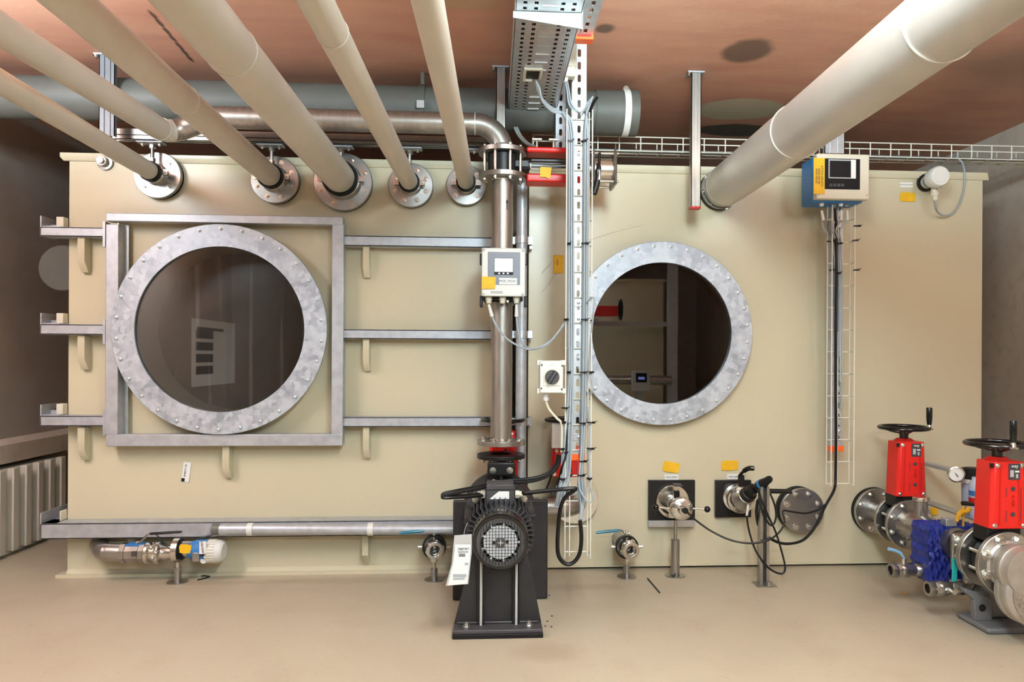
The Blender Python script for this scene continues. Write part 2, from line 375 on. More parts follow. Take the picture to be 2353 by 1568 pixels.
def tank(label, x0, x1, wc, wr, lipL, lipR, raised=False):
    r = T('process_tank', label, 'tank', ((x0+x1)/2, .6, 0))
    mb = face_with_hole(x0, x1, .012, ZT-.01, wc, wr)
    mb.add([(x0, 0, .012), (x1, 0, .012), (x1, 1.2, .012), (x0, 1.2, .012), (x0, 0, ZT-.01), (x1, 0, ZT-.01), (x1, 1.2, ZT-.01), (x0, 1.2, ZT-.01)],
           [(0, 3, 2, 1), (4, 5, 6, 7), (0, 4, 7, 3), (1, 2, 6, 5), (3, 7, 6, 2)])
    o = mb.obj('shell', 'cream', r)
    MB().prism([(x0-lipL, 0.004, ZT), (x0-lipL, -.014, ZT), (x0-lipL, -.014, ZT-.02), (x0-lipL+.012, -.006, ZT-.035), (x0-lipL+.012, 0.004, ZT-.035)], (x1+lipR-x0+lipL, 0, 0)).box(x0-lipL, x1+lipR, .004, 1.22, ZT-.02, ZT).obj('top_flange', 'cream', r, bevel=.002)
    if raised:
        MB().box(x0, x1, -.008, 1.22, .011, .021).obj('base_flange', 'cream', r); MB().box(x0+.03, x1-.03, .03, 1.2, 0, .0115).obj('base_pad', 'rubber', r); return r
    MB().box(x0-lipL, x1+lipR, -.03, 1.22, .0, .014).prism([(x0, 0, .014), (x0, -.014, .014), (x0, 0, .03)], (x1-x0, 0, 0)).obj('base_flange', 'cream', r)
    return r
WL, WR = P(505, 757, 0), P(1528, 766, 0)
x0, x1 = -1.868, .094; x2, x3 = .168, 2.342
tl = tank('long cream plastic tank behind the galvanised square frame and five grey pipes', x0, x1, WL, .40, .035, 0)
tr = tank('cream plastic tank carrying the clad pipe, blank flange and two black square plates', x2, x3, WR, .37, 0, .018, True)
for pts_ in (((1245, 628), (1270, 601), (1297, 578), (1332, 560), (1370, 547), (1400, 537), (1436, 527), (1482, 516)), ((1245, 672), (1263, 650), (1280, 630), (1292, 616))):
    MB().sweep(spline([P(x_, y_, -.0005) for x_, y_ in pts_]), .0022, 6).obj('reflection_streak', 'offwhite', tr, label='thin bright strip standing for a lamp reflection')  # lamp reflection streaks on the tank, built as thin pale strips
for y0, y1 in ((548, 628), (772, 850), (981, 1056)): gusset(tl, 196, y0, y1, 15)
for y0, y1 in ((563, 640), (778, 853), (980, 1053)): gusset(tl, 844, y0, y1, 14)
gusset(tl, 525, 1020, 1098, 15); gusset(tl, 842, 1226, 1292, 14); gusset(tl, 310, 1228, 1292, 14)
def m_dirty():
    m, nt, b, pos, L = nodes_of('dirty_pane', .3)
    c = ramp(nt, tex(nt, pos, 2.2, 6), (.3, '37332f'), (.7, '4b4741'))
    st = ramp(nt, tex(nt, pos, 17, 6, (1, 1, .035)), (.56, 0.0), (.66, 1.0)); c = mixc(nt, scaled(nt, st, .8), c, '9a938b')
    st = ramp(nt, tex(nt, pos, 23, 5, (1, 1, .03)), (.30, 1.0), (.40, 0.0)); c = mixc(nt, scaled(nt, st, .8), c, '191817')
    L(c, b.inputs['Base Color'])
m_dirty()
def window(label, cpx, cpy, ro, ri, yf, inner, nb, depth, sm):
    c = P(cpx, cpy, yf); Ro, Ri = M(ro, yf), M(ri, yf); c0 = V((c.x, 0, c.z))
    r = T('viewing_window', label, 'window', (c.x, 0, c.z-Ro))
    MB().lathe((c.x, yf+.012, c.z), (0, 1, 0), [(-yf-.012, Ri+.065), (.004, Ri+.065), (0, Ri+.055), (0, Ri+.008)], 72).obj('neck', 'cream', r)
    MB().ring((c.x, yf, c.z), (c.x, yf+.012, c.z), Ro, Ri, 96).obj('clamp_ring', 'galv_spangle', r, bevel=.0015)
    MB().ring((c.x, yf+.0125, c.z), (c.x, yf+.021, c.z), Ro-.012, Ri+.03, 72).obj('gasket', 'rubber', r)
    MB().lathe((c.x, yf+.02, c.z), (0, 1, 0), [(0, Ri+.006), (depth, Ri+.006)], 72).obj('sleeve', sm, r)
    MB().cyl((c.x, yf+.013, c.z), (c.x, yf+.018, c.z), Ri+.012, n=72).obj('window_pane', 'glass', r)
    MB().cyl((c.x, yf+.02+depth, c.z), (c.x, yf+.026+depth, c.z), Ri+.01, n=64).obj('inner_backing', inner, r, label='dark stained inner pane' if inner == 'dirty_pane' else None)  # left one is stained; right one is a black sheet for interior shade
    bolts(r, (c.x, yf, c.z), OUT, (Ro+Ri)/2+.006+(Ro-Ri)*.22, nb, .0068, .1, CAPB)
    return r
window('round viewing window framed by the square galvanised frame, dark streaked glass', 505, 757, 236, 186, -.095, 'dirty_pane', 30, .23, 'cream')
window('round viewing window right of the wire tray with mirror-like glass over a dark interior', 1522, 766, 214, 165, -.055, 'interior_shade', 32, .1, 'interior_shade')  # sleeve coloured near black too, for the shadow inside
# ---------------------------------------------------------------- galvanised frame with its beams
FY = -.082
r = T('steel_framework', 'square galvanised steel frame around the left round window, with cross beams', 'frame', (P(515, 760).x, -.06, .57))
def bar(name, x0, x1, y0, y1, yd=FY, th=.05, lab=None, root=None): return quad_px(x0, x1, y0, y1, yd, th, name, 'galv', root or r, lab, bevel=.003)
bar('top_rail', 243, 788, 489, 517); bar('bottom_rail', 243, 787, 999, 1025)
bar('post', 243, 270, 515, 1000); bar('post', 763, 788, 515, 1000)
a = P(270, 512, FY); b = P(283, 1000, FY)
MB().box(a.x-.002, a.x+.003, FY+.004, FY+.06, b.z, a.z).box(a.x, a.x+.022, FY+.052, FY+.057, b.z, a.z).obj('angle_leaf', 'zinc', r)
for yc in (533, 757, 967):
    for q in (238.5,): quad_px(q-2.5, q+3, yc-24, yc+34, FY+.004, .045, 'weld_plate', 'galv', r)
for (x0_, x1_, ya_, yb_) in ((92, 240, 521, 545), (92, 240, 745, 770), (92, 240, 956, 980)):
    a, b = P(x0_, ya_, -.07), P(x1_, yb_, -.07)
    MB().box(a.x, b.x, -.07, -.064, b.z, a.z).box(a.x, b.x, -.07, -.001, a.z-.006, a.z).box(a.x, b.x, -.07, -.001, b.z, b.z+.006).obj('cross_beam', 'galv', r, bevel=.0015)
    # bracket hooking around the tank corner
    c = P(125, ya_-2, -.06)
    MB().box(a.x, a.x+.005, -.07, .05, b.z, a.z+.048).box(a.x, x0-.002, -.002, .004, b.z, a.z+.02).box(a.x, x0-.002, -.064, .05, a.z, a.z+.005).obj('end_bracket', 'galv', r, bevel=.001)
    d = P(146, ya_-20, -.03)
    MB().box(d.x-.026, x0-.002, -.04, .0, a.z+.004, a.z+.05).obj('packing_block', 'offwhite', r, bevel=.003)
for ya_, yb_ in ((541, 565), (757, 779), (959, 982)):
    a, b = P(788, ya_, -.07), P(1240, ya_+2, -.07); zb = P(788, yb_, -.07).z
    MB().box(a.x, .06, -.07, -.064, zb, a.z).box(a.x, .06, -.07, -.001, a.z-.006, a.z).box(a.x, .06, -.07, -.001, zb, zb+.006).obj('cross_beam', 'galv', r, bevel=.0015)
    MB().box(.055, .092, -.076, -.0, zb-.004, a.z+.004).obj('end_plate', 'galv_spangle', r, bevel=.002)
    MB().box(.168, .18, -.06, .0, zb, a.z).obj('end_cleat', 'zinc', r)
    MB().prism([(.072, -.03, a.z), (.088, -.03, a.z), (.074, -.03, a.z+.07)], (0, .006, 0)).obj('tie_plate', 'galv', r)
# low beam
a, b = P(92, 1204, -.09), P(1040, 1230, -.09)
r = T('galvanised_channel', 'galvanised channel beam running low across the left tank, above the level transmitter', 'beam', ((a.x+b.x)/2, -.06, b.z))
MB().box(a.x, .05, -.09, -.083, b.z, a.z).box(a.x, .05, -.09, -.001, a.z-.006, a.z).box(a.x, .05, -.09, -.001, b.z, b.z+.006).obj('channel', 'galv', r, bevel=.0015)
MB().box(a.x, a.x+.005, -.09, .30, b.z, a.z+.045).box(a.x, x0-.002, -.085, .30, a.z-.005, a.z).obj('end_bracket', 'galv', r)
MB().box(P(133, 1204, -.06).x, x0-.002, -.05, .0, a.z, a.z+.045).obj('packing_block', 'offwhite', r, bevel=.003)
a, b = P(490, 1217, -.115), P(1085, 1217, -.115); rr = M(12.5, -.115)
r = T('steel_conduit', 'horizontal steel conduit clipped to the low beam, left of the pump', 'conduit', (b.x, -.115, a.z-rr))
MB().cyl(a, b, rr, n=28).obj('tube', 'galv', r); MB().cyl(a-V((.002, 0, 0)), a+V((.03, 0, 0)), rr*1.03, n=28).obj('end_sleeve', 'duct', r, label='dark end sleeve')
for px in (576, 852):
    c = P(px, 1217, -.115); MB().ring(c-V((.012, 0, 0)), c+V((.012, 0, 0)), rr*1.14, rr*.98, 28).obj('saddle_clip', 'white', r)
a, b = P(1225, 408, -.105), P(1225, 1200, -.105); rr = M(12.5, -.105)
a.x = b.x = .131
r = T('steel_conduit', 'vertical steel conduit over the dark gap between the tanks', 'conduit', (b.x, -.105, b.z))
MB().cyl(b, a, rr, n=28).obj('tube', 'galv', r)
for py in (552, 769, 970):
    z = P(1225, py, -.105).z; MB().ring((a.x, -.105, z-.016), (a.x, -.105, z+.016), rr*1.22, rr*.98, 28).box(a.x-.05, a.x+.05, -.085, -.077, z-.016, z+.016).obj('saddle_clip', 'aluminium', r)
# ---------------------------------------------------------------- pipes into the tanks
def ear(mb, c, s, L=.022):
    mb.box(min(c.x, c.x+s*L), max(c.x, c.x+s*L), c.y-.011, c.y-.008, c.z-.012, c.z+.012)
    mb.box(min(c.x, c.x+s*L), max(c.x, c.x+s*L), c.y+.005, c.y+.008, c.z-.012, c.z+.012)
    return mb
RAILZ = P(700, 318, -.13).z
HN = ['pipe hanger with threaded rod above the leftmost of the five flanges', 'pipe hanger with threaded rod above the second flange from the left', 'pipe hanger holding the thickest of the five pipes', 'pipe hanger with threaded rod above the fourth flange', 'pipe hanger beside the upper butterfly valve']
def process_pipe(label, fx, fy, Rpx, rp, nb, ph, dxz=(0, 0), seams=()):
    c = P(fx, fy, -.02); R = M(Rpx, -.02)
    dr = V((dxz[0], -1, dxz[1])).normalized()
    r = T('process_pipe', label, 'pipe', (c.x, -.02, c.z-R), 'grey pipes flanged to the left tank')
    MB().cyl((c.x, -.001, c.z), (c.x, -.022, c.z), R*.985, n=48).obj('gasket', 'rubber', r)
    MB().lathe((c.x, -.022, c.z), OUT, [(0, 0), (0, R), (.018, R), (.020, R-.002), (.022, rp*1.3), (.05, rp*1.18), (.052, rp*1.12), (.075, rp*1.12), (.077, rp*1.02), (.09, rp*1.02), (.09, 0)], 48).obj('flange', 'steel', r)
    bolts(r, (c.x, -.043, c.z), OUT, (R+rp*1.25)/2, nb, .0075, ph)
    MB().ring((c.x, -.098, c.z), (c.x, -.118, c.z), rp*1.2, rp, 40).obj('rubber_sleeve', 'rubber', r)
    st = V((c.x, -.112, c.z)); pts = [st, st+dr*4.3]
    pts = bend(pts+[V((pts[1].x, pts[1].y, CEIL+.02))], rp*2.4)
    MB().sweep(pts, rp, 40).obj('tube', 'pipe_grey', r)
    for s in seams:
        q = st+dr*s; MB().torus(q, dr, rp, .0022, 40, 6).obj('weld_seam', 'pipe_grey', r)
    # hanger from the rail
    h = T('pipe_hanger', HN.pop(0), 'hanger', (c.x, -.09, c.z), 'pipe hangers on the strut rail')
    mb = MB().ring((c.x, -.078, c.z), (c.x, -.096, c.z), rp*1.22, rp*1.04, 40); k = V((c.x, -.087, c.z))
    ear(mb, k+V((rp*1.2, 0, 0)), 1); ear(mb, k-V((rp*1.2, 0, 0)), -1)
    mb.obj('clamp_band', 'bright_steel', h)
    for s in (-1, 1): bolt_at(h, k+V((s*(rp*1.2+.012), -.011, 0)), s=.0045)
    MB().cyl((c.x, -.087, c.z+rp*1.15), (c.x, -.087, RAILZ-.02), .008, n=12).obj('threaded_rod', 'steel', h)
    for z_ in (c.z+rp*1.2, RAILZ-.046): MB().cyl((c.x, -.087, z_), (c.x, -.087, z_+.016), .014, n=6).obj('lock_nut', 'bright_steel', h)
    MB().box(c.x-.055, c.x+.055, -.125, -.07, RAILZ-.03, RAILZ-.0235).obj('top_plate', 'galv', h, bevel=.002)
    for s in (-1, 1): bolt_at(h, (c.x+s*.036, -.10, RAILZ-.03), (0, 0, -1), .007)
process_pipe('leftmost slim grey pipe into the left tank', 366, 405, 51, .037, 4, pi/4, (0, .024))
process_pipe('second flanged grey pipe into the left tank above the square frame', 634, 415, 53, .046, 8, pi/8, (.02, 0), seams=(.95,))
process_pipe('thickest grey pipe into the left tank, third of the five flanges', 790, 420, 65, .065, 8, pi/8, seams=(1.35,))
process_pipe('slim grey pipe on the fourth flange of the left tank', 945, 428, 50, .038, 8, pi/8, (-.01, 0), seams=(1.5,))
process_pipe('slim grey pipe on the flange next to the red-capped valve', 1072, 428, 45, .036, 4, pi/4, (-.015, 0))
# big clad pipe on the right tank
c = P(1655, 436, -.02); R = M(48, -.02); rp = .0925
dr = V((-.018, -1, -.004)).normalized()
r = T('clad_pipe', 'large aluminium clad pipe slanting overhead into the right tank', 'pipe', (c.x, 0, c.z-R))
MB().cyl((c.x, -.001, c.z), (c.x, -.03, c.z), R, n=48).obj('gasket', 'rubber', r)
MB().lathe((c.x, -.03, c.z), OUT, [(0, 0), (0, R*.99), (.02, R*.99), (.02, R*.9), (.05, R*.9), (.05, R*.98), (.07, R*.98), (.07, 0)], 48).obj('flange', 'steel', r)
bolts(r, (c.x, -.05, c.z), OUT, R*.93, 8, .007, .2)
st = V((c.x, -.105, c.z))
MB().sweep(bend([st, st+dr*4.2, V((st+dr*4.2).to_tuple()[:2]+(CEIL+.03,))], .25, 10), rp, 56).obj('cladding', 'clad', r)
MB().lathe(st, dr, [(-.006, 0), (-.006, rp*.97), (0, rp*1.005), (.012, rp*1.005), (.012, rp*.9)], 56).obj('end_cap', 'clad', r)
for s in (.82, 1.66, 2.6):
    q = st+dr*s; MB().torus(q, dr, rp+.0008, .0032, 56, 8).obj('cladding_seam', 'seam', r, label='bright raised seam')
# pipe with elbow that runs on as the pump's riser
DY = -.3; rd = .0445
xr = P(1153, 700, DY).x; zh = P(900, 280, DY).z; xe = P(388, 311, DY).x
zt = P(1153, 344, DY).z; zb = P(1153, 1022, DY).z
r = T('riser_pipe', 'steel pipe running along under the ceiling and bending down to the upper red valve', 'pipe', (xr, DY, zt))
ze = P(388, 309, DY).z
path = bend([V((xe, -4.6, ze-.12)), V((xe, DY, ze)), V((xe+.17, DY, zh)), V((xr, DY, zh)), V((xr, DY, zt))], (.08, .12, .115), 12)
i0 = next(i for i, p in enumerate(path) if p.y > DY-.0005)
MB().sweep(path[:i0-5], rd, 40).obj('far_tube', 'pipe_grey', r)
MB().sweep(path[i0-6:], rd, 40).obj('tube', 'steel_brushed', r)
for q, ax in ((V((xe, DY-.08, ze-.002)), (0, 1, 0)), (V((xr-.115, DY, zh)), (1, 0, 0)), (V((xr, DY, zh-.115)), (0, 0, 1))):
    MB().torus(q, ax, rd, .0025, 40, 6).obj('weld_seam', 'seam', r)
RF = .1
def hflange(root, z0, z1, x=xr, R=RF, y=DY, m='steel', n=8, nb=True, s=.0085, up=True, ri=rd):
    MB().ring((x, y, z0), (x, y, z1), R, ri*.99, 56).obj('flange', m, root, bevel=.0015)
    if nb: bolts(root, (x, y, z1 if up else z0), (0, 0, 1 if up else -1), R*.8, n, s, pi/8)
hflange(r, zt-.022, zt-.002); MB().lathe((xr, DY, zt-.002), (0, 0, 1), [(0, rd*1.12), (.02, rd)], 40).obj('weld_neck', 'steel', r)
# lower riser between valve and pump
zv0 = P(1153, 402, DY).z
r2 = T('riser_pipe', 'vertical steel riser between upper red valve and pump, carrying the display box', 'pipe', (xr, DY, zb))
zm = P(1153, 640, DY).z
MB().cyl((xr, DY, zb), (xr, DY, zm-.10), rd, n=40).obj('lower_tube', 'steel_brushed', r2)
MB().cyl((xr, DY, zm+.10), (xr, DY, zv0), rd, n=40).obj('upper_tube', 'steel_brushed', r2)
hflange(r2, zv0-.02, zv0, up=False); hflange(r2, zb, zb+.02, up=True)
for z_ in (zb+.022, zv0-.023): MB().torus((xr, DY, z_), (0, 0, 1), rd, .003, 40, 6).obj('weld_seam', 'bright_steel', r2)
ar = P(1166, 470, DY-.0455); MB().box(ar.x-.001, ar.x+.001, ar.y, ar.y+.003, ar.z-.02, ar.z+.02).prism([(ar.x-.006, ar.y, ar.z+.008), (ar.x, ar.y, ar.z+.022), (ar.x+.006, ar.y, ar.z+.008)], (0, .003, 0)).obj('flow_arrow', 'ink', r2)
# upper butterfly valve with red cylinder
va = (zt-.022+zv0)/2; hv = (zt-.022-zv0)/2
r = T('red_valve', 'upper butterfly valve with red ribbed actuator lying sideways at the tank top', 'valve', (xr, DY, zv0))
MB().cyl((xr, DY, zv0+.003), (xr, DY, zt-.025), RF*.62, n=40).obj('body', 'black', r)
for k in range(11):
    a_ = 2*pi*k/8+pi/8; q = V((xr+RF*.8*cos(a_), DY+RF*.8*sin(a_), 0))
    MB().cyl((q.x, q.y, zv0-.022), (q.x, q.y, zt+.004), .0065, n=10).obj('tie_bolt', 'bright_steel', r)
MB().cyl((xr+RF*.6, DY, va), (xr+.115, DY, va), .022, n=20).box(xr+.05, xr+.105, DY-.03, DY+.03, va-.012, va+.012).obj('stem', 'graphite', r)
xa0, xa1 = P(1209, 380, DY).x, P(1352, 380, DY).x
for s, nm in ((1, 'yoke'), (-1, 'yoke')):
    z_ = va+s*.032
    MB().box(xa0, xa1, DY-.05, DY+.05, z_+(.012 if s > 0 else -.046), z_+(.034 if s > 0 else -.012)).obj(nm, 'red', r, bevel=.007, seg=3)
    MB().box(xa0+.01, xa1, DY-.0525, DY-.05, z_+(.019 if s > 0 else -.036), z_+(.024 if s > 0 else -.030)).obj('yoke_rib', 'redshade', r)
for k in range(3):
    MB().box(xa0+.02, xa1, DY-.04+.0, DY-.03, va-.017+k*.013, va-.010+k*.013).obj('rod_guide', 'graphite', r)
for px in (1233, 1271):
    q = P(px, 345, DY); MB().cyl((q.x, DY-.02, va+.06), (q.x, DY-.02, va+.105), .005, n=10).box(q.x-.02, q.x+.02, DY-.03, DY-.01, va+.10, va+.106).obj('bracket_stud', 'bright_steel', r)
xc0, xc1 = P(1362, 380, DY).x, P(1405, 380, DY).x
MB().cyl((xa1-.005, DY, va-.01), (xc0, DY, va-.01), .03, n=24).obj('spindle_housing', 'steel', r)
MB().cyl((xc0, DY, va-.015), (xc1, DY, va-.015), .052, n=36).obj('cylinder', 'bright_steel', r)
for x_ in (xc0-.012, xc1): MB().box(x_, x_+.014, DY-.066, DY+.066, va-.088, va+.058).obj('end_plate', 'steel', r, bevel=.01, seg=3)
for sy in (-1, 1):
    for sz in (-1, 1): MB().cyl((xc0-.014, DY+sy*.055, va-.015+sz*.058), (xc1+.022, DY+sy*.055, va-.015+sz*.058), .005, n=10).obj('tie_rod', 'bright_steel', r)
q = P(1372, 450, DY-.075)
MB().sweep(spline([P(1378, 352, DY-.075), P(1376, 385, DY-.085), P(1372, 420, DY-.085), P(1364, 448, DY-.08)], 6), [.006]*6+[.011]*6+[.013]*6+[.008], 10).obj('hand_lever', 'black', r)
q = P(1376, 402, DY-.092); MB().box(q.x-.005, q.x+.005, q.y-.004, q.y, q.z-.02, q.z+.02).obj('lever_tab', 'white', r)
tg = P(1254, 396, DY-.055); r_ = MB().add([(tg.x-.022, tg.y, tg.z+.022), (tg.x+.024, tg.y, tg.z+.02), (tg.x+.02, tg.y-.004, tg.z-.012), (tg.x+.016, tg.y-.002, tg.z-.028), (tg.x-.002, tg.y-.003, tg.z-.02), (tg.x-.024, tg.y, tg.z-.02)] +
     [(tg.x-.022, tg.y+.001, tg.z+.022), (tg.x+.024, tg.y+.001, tg.z+.02), (tg.x+.02, tg.y-.003, tg.z-.012), (tg.x+.016, tg.y-.001, tg.z-.028), (tg.x-.002, tg.y-.002, tg.z-.02), (tg.x-.024, tg.y+.001, tg.z-.02)],
     [(0, 1, 2, 3, 4, 5), (11, 10, 9, 8, 7, 6)]+[(i, i+6, (i+1) % 6+6, (i+1) % 6) for i in range(6)]).obj('tape_strip', 'tape', None, 'yellow tape strip stuck on the red ribbed actuator under the ceiling', 'tape')
quad_px(1277, 1302, 405, 428, DY+.05, .004, 'warning_tag', 'redshade', None, 'red tag hanging behind the upper valve actuator beside the wire tray', 'tag')
# ---------------------------------------------------------------- display box (flow meter) on the riser
z0, z1 = zm-.10, zm+.10
r = T('flow_meter', 'white flow meter box with lit screen and yellow tape on the riser', 'flow meter', (xr, DY, z0))
MB().cyl((xr, DY, z0+.012), (xr, DY, z1-.012), .056, n=40).obj('flow_tube', 'graphite', r)
for za in (z0+.004, z1-.026):
    MB().ring((xr, DY, za), (xr, DY, za+.022), .088, rd, 48).obj('flange', 'black', r, bevel=.002)
    bolts(r, (xr, DY, za+(.022 if za > zm else 0)), (0, 0, 1 if za > zm else -1), .072, 6, .0075, .2)
BY = -.42
a, b = P(1107, 569, BY), P(1207, 682, BY)
MB().box(a.x+.003, b.x-.003, BY+.012, BY+.07, b.z+.003, a.z-.003).obj('housing', 'lgrey', r, bevel=.006)
MB().box(a.x, b.x, BY, BY+.014, b.z, a.z).obj('cover', 'white', r, bevel=.005, seg=3)
MB().cyl((xr, BY+.07, zm), (xr, DY, zm), .03, n=20).obj('neck', 'lgrey', r)
dp = MB().box(*bx(1121, 1195, 579, 655, BY-.0015, .003)).obj('display_panel', 'slate', r, bevel=.001)
MB().box(*bx(1136, 1179, 593, 632, BY-.003, .003)).obj('bezel', 'screen_off', dp)
MB().box(*bx(1137, 1178, 594, 625, BY-.0045, .003)).obj('screen', 'screen', dp, label='bright lit screen')
for k in range(3): MB().box(*bx(1145+k*10, 1149+k*10, 627, 630, BY-.0045, .002)).obj('button', 'zinc', dp)
np_ = MB().box(*bx(1147, 1188, 639, 654, BY-.003, .003)).obj('name_plate', 'label', r)
q = P(1167, 646.5, BY-.0034); text('MS30_MZ201', q, .0125, 'ink', np_)
for px, py in ((1112, 574), (1203, 575), (1110, 676), (1201, 677)): q = P(px, py, BY-.001); MB().cyl(q, q+V((0, -.003, 0)), .0055, n=14).obj('cover_screw', 'lgrey', r)
MB().box(*bx(1127, 1155, 669, 675, BY-.001, .002)).obj('strip_label', 'lgrey', r)
for px in (1123, 1155, 1187):
    q = P(px, 683, BY+.035); MB().cyl(q, q-V((0, 0, .012)), .0145, n=6).cyl(q-V((0, 0, .012)), q-V((0, 0, .026)), .0125, .010, n=18).obj('cable_gland', 'offwhite', r)
for px in (1123, 1187):
    q = P(px, 700, BY+.035); e = P(px+(8 if px < 1150 else 0), 728, BY+.035); MB().cyl(q, e, .006, .0085, n=12).obj('cable_sleeve', 'white', r)
for s in (-1, 1):
    for py in (597, 694):
        q = P(1157+s*51, py, BY+.04); MB().box(q.x-.006, q.x+.006, q.y-.02, q.y+.02, q.z-.022, q.z+.022).obj('side_lug', 'black', r, bevel=.003)
q = P(1122, 650, BY-.004)
MB().add([(q.x-.026, q.y-.001, q.z+.025), (q.x+.030, q.y-.001, q.z+.023), (q.x+.028, q.y-.001, q.z-.024), (q.x-.026, q.y-.001, q.z-.026), (q.x-.026, q.y+.0005, q.z+.025), (q.x+.030, q.y+.0005, q.z+.023), (q.x+.028, q.y+.0005, q.z-.024), (q.x-.026, q.y+.0005, q.z-.026)],
         [(0, 1, 2, 3), (7, 6, 5, 4), (0, 4, 5, 1), (1, 5, 6, 2), (2, 6, 7, 3), (3, 7, 4, 0)]).obj('tape_strip', 'tape', None, 'yellow tape strip on the lower corner of the display box on the riser', 'tape')
cable('cable', [P(1131, 727, BY+.035), P(1140, 748, BY+.03), P(1165, 779, BY-.01), P(1200, 799, BY-.05), P(1225, 803, BY-.08), P(1258, 791, BY-.1), P(1284, 762, -.53), P(1298, 738, -.535)], .0042, 'cable', 'grey cable drooping from the left gland of the lit display box', 'cables of the display box')
cable('cable', [P(1187, 727, BY+.035), P(1189, 750, BY+.03), P(1197, 784, BY), P(1212, 799, BY-.05), P(1228, 802, BY-.085), P(1262, 786, BY-.1), P(1288, 757, -.53), P(1300, 736, -.54)], .0042, 'cable', 'grey cable drooping from the right gland of the lit display box', 'cables of the display box')
# ---------------------------------------------------------------- pump
XP = P(1149, 1240, -.7).x; ZP = P(1147, 1240, -.80).z
r = T('pump', 'black electric pump with round white-bladed fan grille standing on the floor', 'pump', (XP, -.6, 0))
a, b = P(1041, 1151, -.42), P(1258, 1378, -.42)
MB().box(a.x, b.x, -.42, -.395, .003, a.z).obj('back_plate', 'cast_black', r, bevel=.006)
# volute and neck
zn = P(1153, 1043, DY).z
MB().ring((xr, DY, zn-.018), (xr, DY, zn), RF, .045, 56).obj('neck_flange', 'black', r, bevel=.003)
bolts(r, (xr, DY, zn-.018), (0, 0, -1), RF*.8, 8, .0085, pi/8)
zc = ZP+.02
MB().lathe((xr, DY, zc), (0, 0, 1), [(0, .12), (.10, .10), (zn-zc-.09, .062), (zn-zc-.03, .05), (zn-zc-.012, .055)], 40).obj('discharge_neck', 'cast_black', r)
MB().box(xr-.056, xr+.056, DY-.12, DY-.09, zn-.075, zn-.02).obj('lifting_lug', 'black', r, bevel=.006)
for s in (-1, 1): bolt_at(r, (xr+s*.034, DY-.12, zn-.052), s=.009)
MB().box(xr-.006, xr+.006, DY-.115, DY-.05, zc+.10, zn-.07).obj('neck_rib', 'black', r, bevel=.002)
for s in (-1, 1): bolt_at(r, (xr+s*.03, DY-.10, zc+.115), s=.007)
MB().lathe((XP, -.22, zc-.01), OUT, [(0, 0), (0, .11), (.03, .145), (.12, .15), (.16, .13), (.16, 0)], 48).obj('volute', 'cast_black', r)
yb_ = -.44
MB().lathe((XP, yb_, ZP+.005), OUT, [(-.03, 0), (-.03, .137), (.0, .14), (.012, .14), (.03, .125), (.06, .11), (.06, 0)], 56).obj('lantern_ring', 'graphite', r)
for k in range(14):
    a_ = 2*pi*k/14+.1; u = V((cos(a_), 0, sin(a_))); q = V((XP, yb_-.04, ZP+.005))+u*.124
    MB().obox(q, (.018, .022, .003), Matrix(((cos(a_), 0, -sin(a_)), (0, 1, 0), (sin(a_), 0, cos(a_))))).obj('lantern_web', 'graphite', r)
# finned motor
MB().lathe((XP, -.50, ZP), OUT, [(0, 0), (0, .1), (.25, .1), (.25, 0)], 48).obj('stator', 'graphite', r)
for k in range(40):
    a_ = 2*pi*k/40; u = V((cos(a_), 0, sin(a_))); R3 = Matrix(((cos(a_), 0, -sin(a_)), (0, 1, 0), (sin(a_), 0, cos(a_))))
    MB().obox(V((XP, -.63, ZP))+u*.108, (.014, .115, .0016), R3).obj('cooling_fin', 'graphite', r)
for sx in (-1, 1):
    for sz in (-1, 1):
        q = V((XP+sx*.083, -.545, ZP+sz*.096)); MB().box(q.x-.02, q.x+.02, -.56, -.535, q.z-.014, q.z+.014).obj('flange_lug', 'graphite', r, bevel=.003)
        bolt_at(r, q+V((sx*.01, -.02, 0)), s=.0085)
# fan cowl with square-holed grille
yc = -.845; Rc = M(66.5, yc)
MB().lathe((XP, yc, ZP), OUT, [(-.11, Rc*.98), (-.012, Rc*.985), (-.004, Rc*.965), (.0, Rc*.93), (.0, Rc*.80), (-.004, Rc*.80), (-.008, Rc*.93), (-.11, Rc*.95)], 64).obj('fan_cowl', 'blackgloss', r); fc = bpy.data.objects['fan_cowl']
Rg = Rc*.81; pt = .0107; hh = .0017
gx = MB(); gz = MB(); n_ = int(Rg/pt)
for k in range(-n_, n_+1):
    e = k*pt+pt/2; L_ = math.sqrt(max(Rg*Rg-e*e, 0))
    if L_ < .004: continue
    MB().box(XP+e-hh/2, XP+e+hh/2, yc-.001, yc+.0008, ZP-L_, ZP+L_).obj('grille_bar', 'graphite', fc)
    MB().box(XP-L_, XP+L_, yc-.0005, yc+.0013, ZP+e-hh/2, ZP+e+hh/2).obj('grille_bar', 'graphite', fc)
MB().ring((XP, yc-.001, ZP), (XP, yc+.004, ZP), Rg+.002, Rg-.014, 56).obj('grille_rim', 'graphite', fc)
gc = MB().box(XP-.0135, XP+.0135, yc-.004, yc+.002, ZP-.0145, ZP+.0145).obj('grille_centre', 'graphite', r, bevel=.001)
q = V((XP, yc-.004, ZP))
MB().cyl(q, q+V((0, -.002, 0)), .0035, n=10).obj('centre_screw', 'zinc', gc)
for k in range(4):
    a_ = k*pi/2; u = V((cos(a_), 0, sin(a_))); MB().obox(q+u*.0075, (.003, .0015, .0012), Matrix(((cos(a_), 0, -sin(a_)), (0, 1, 0), (sin(a_), 0, cos(a_))))).obj('centre_mark', 'zinc', gc)
yf = yc+.0065
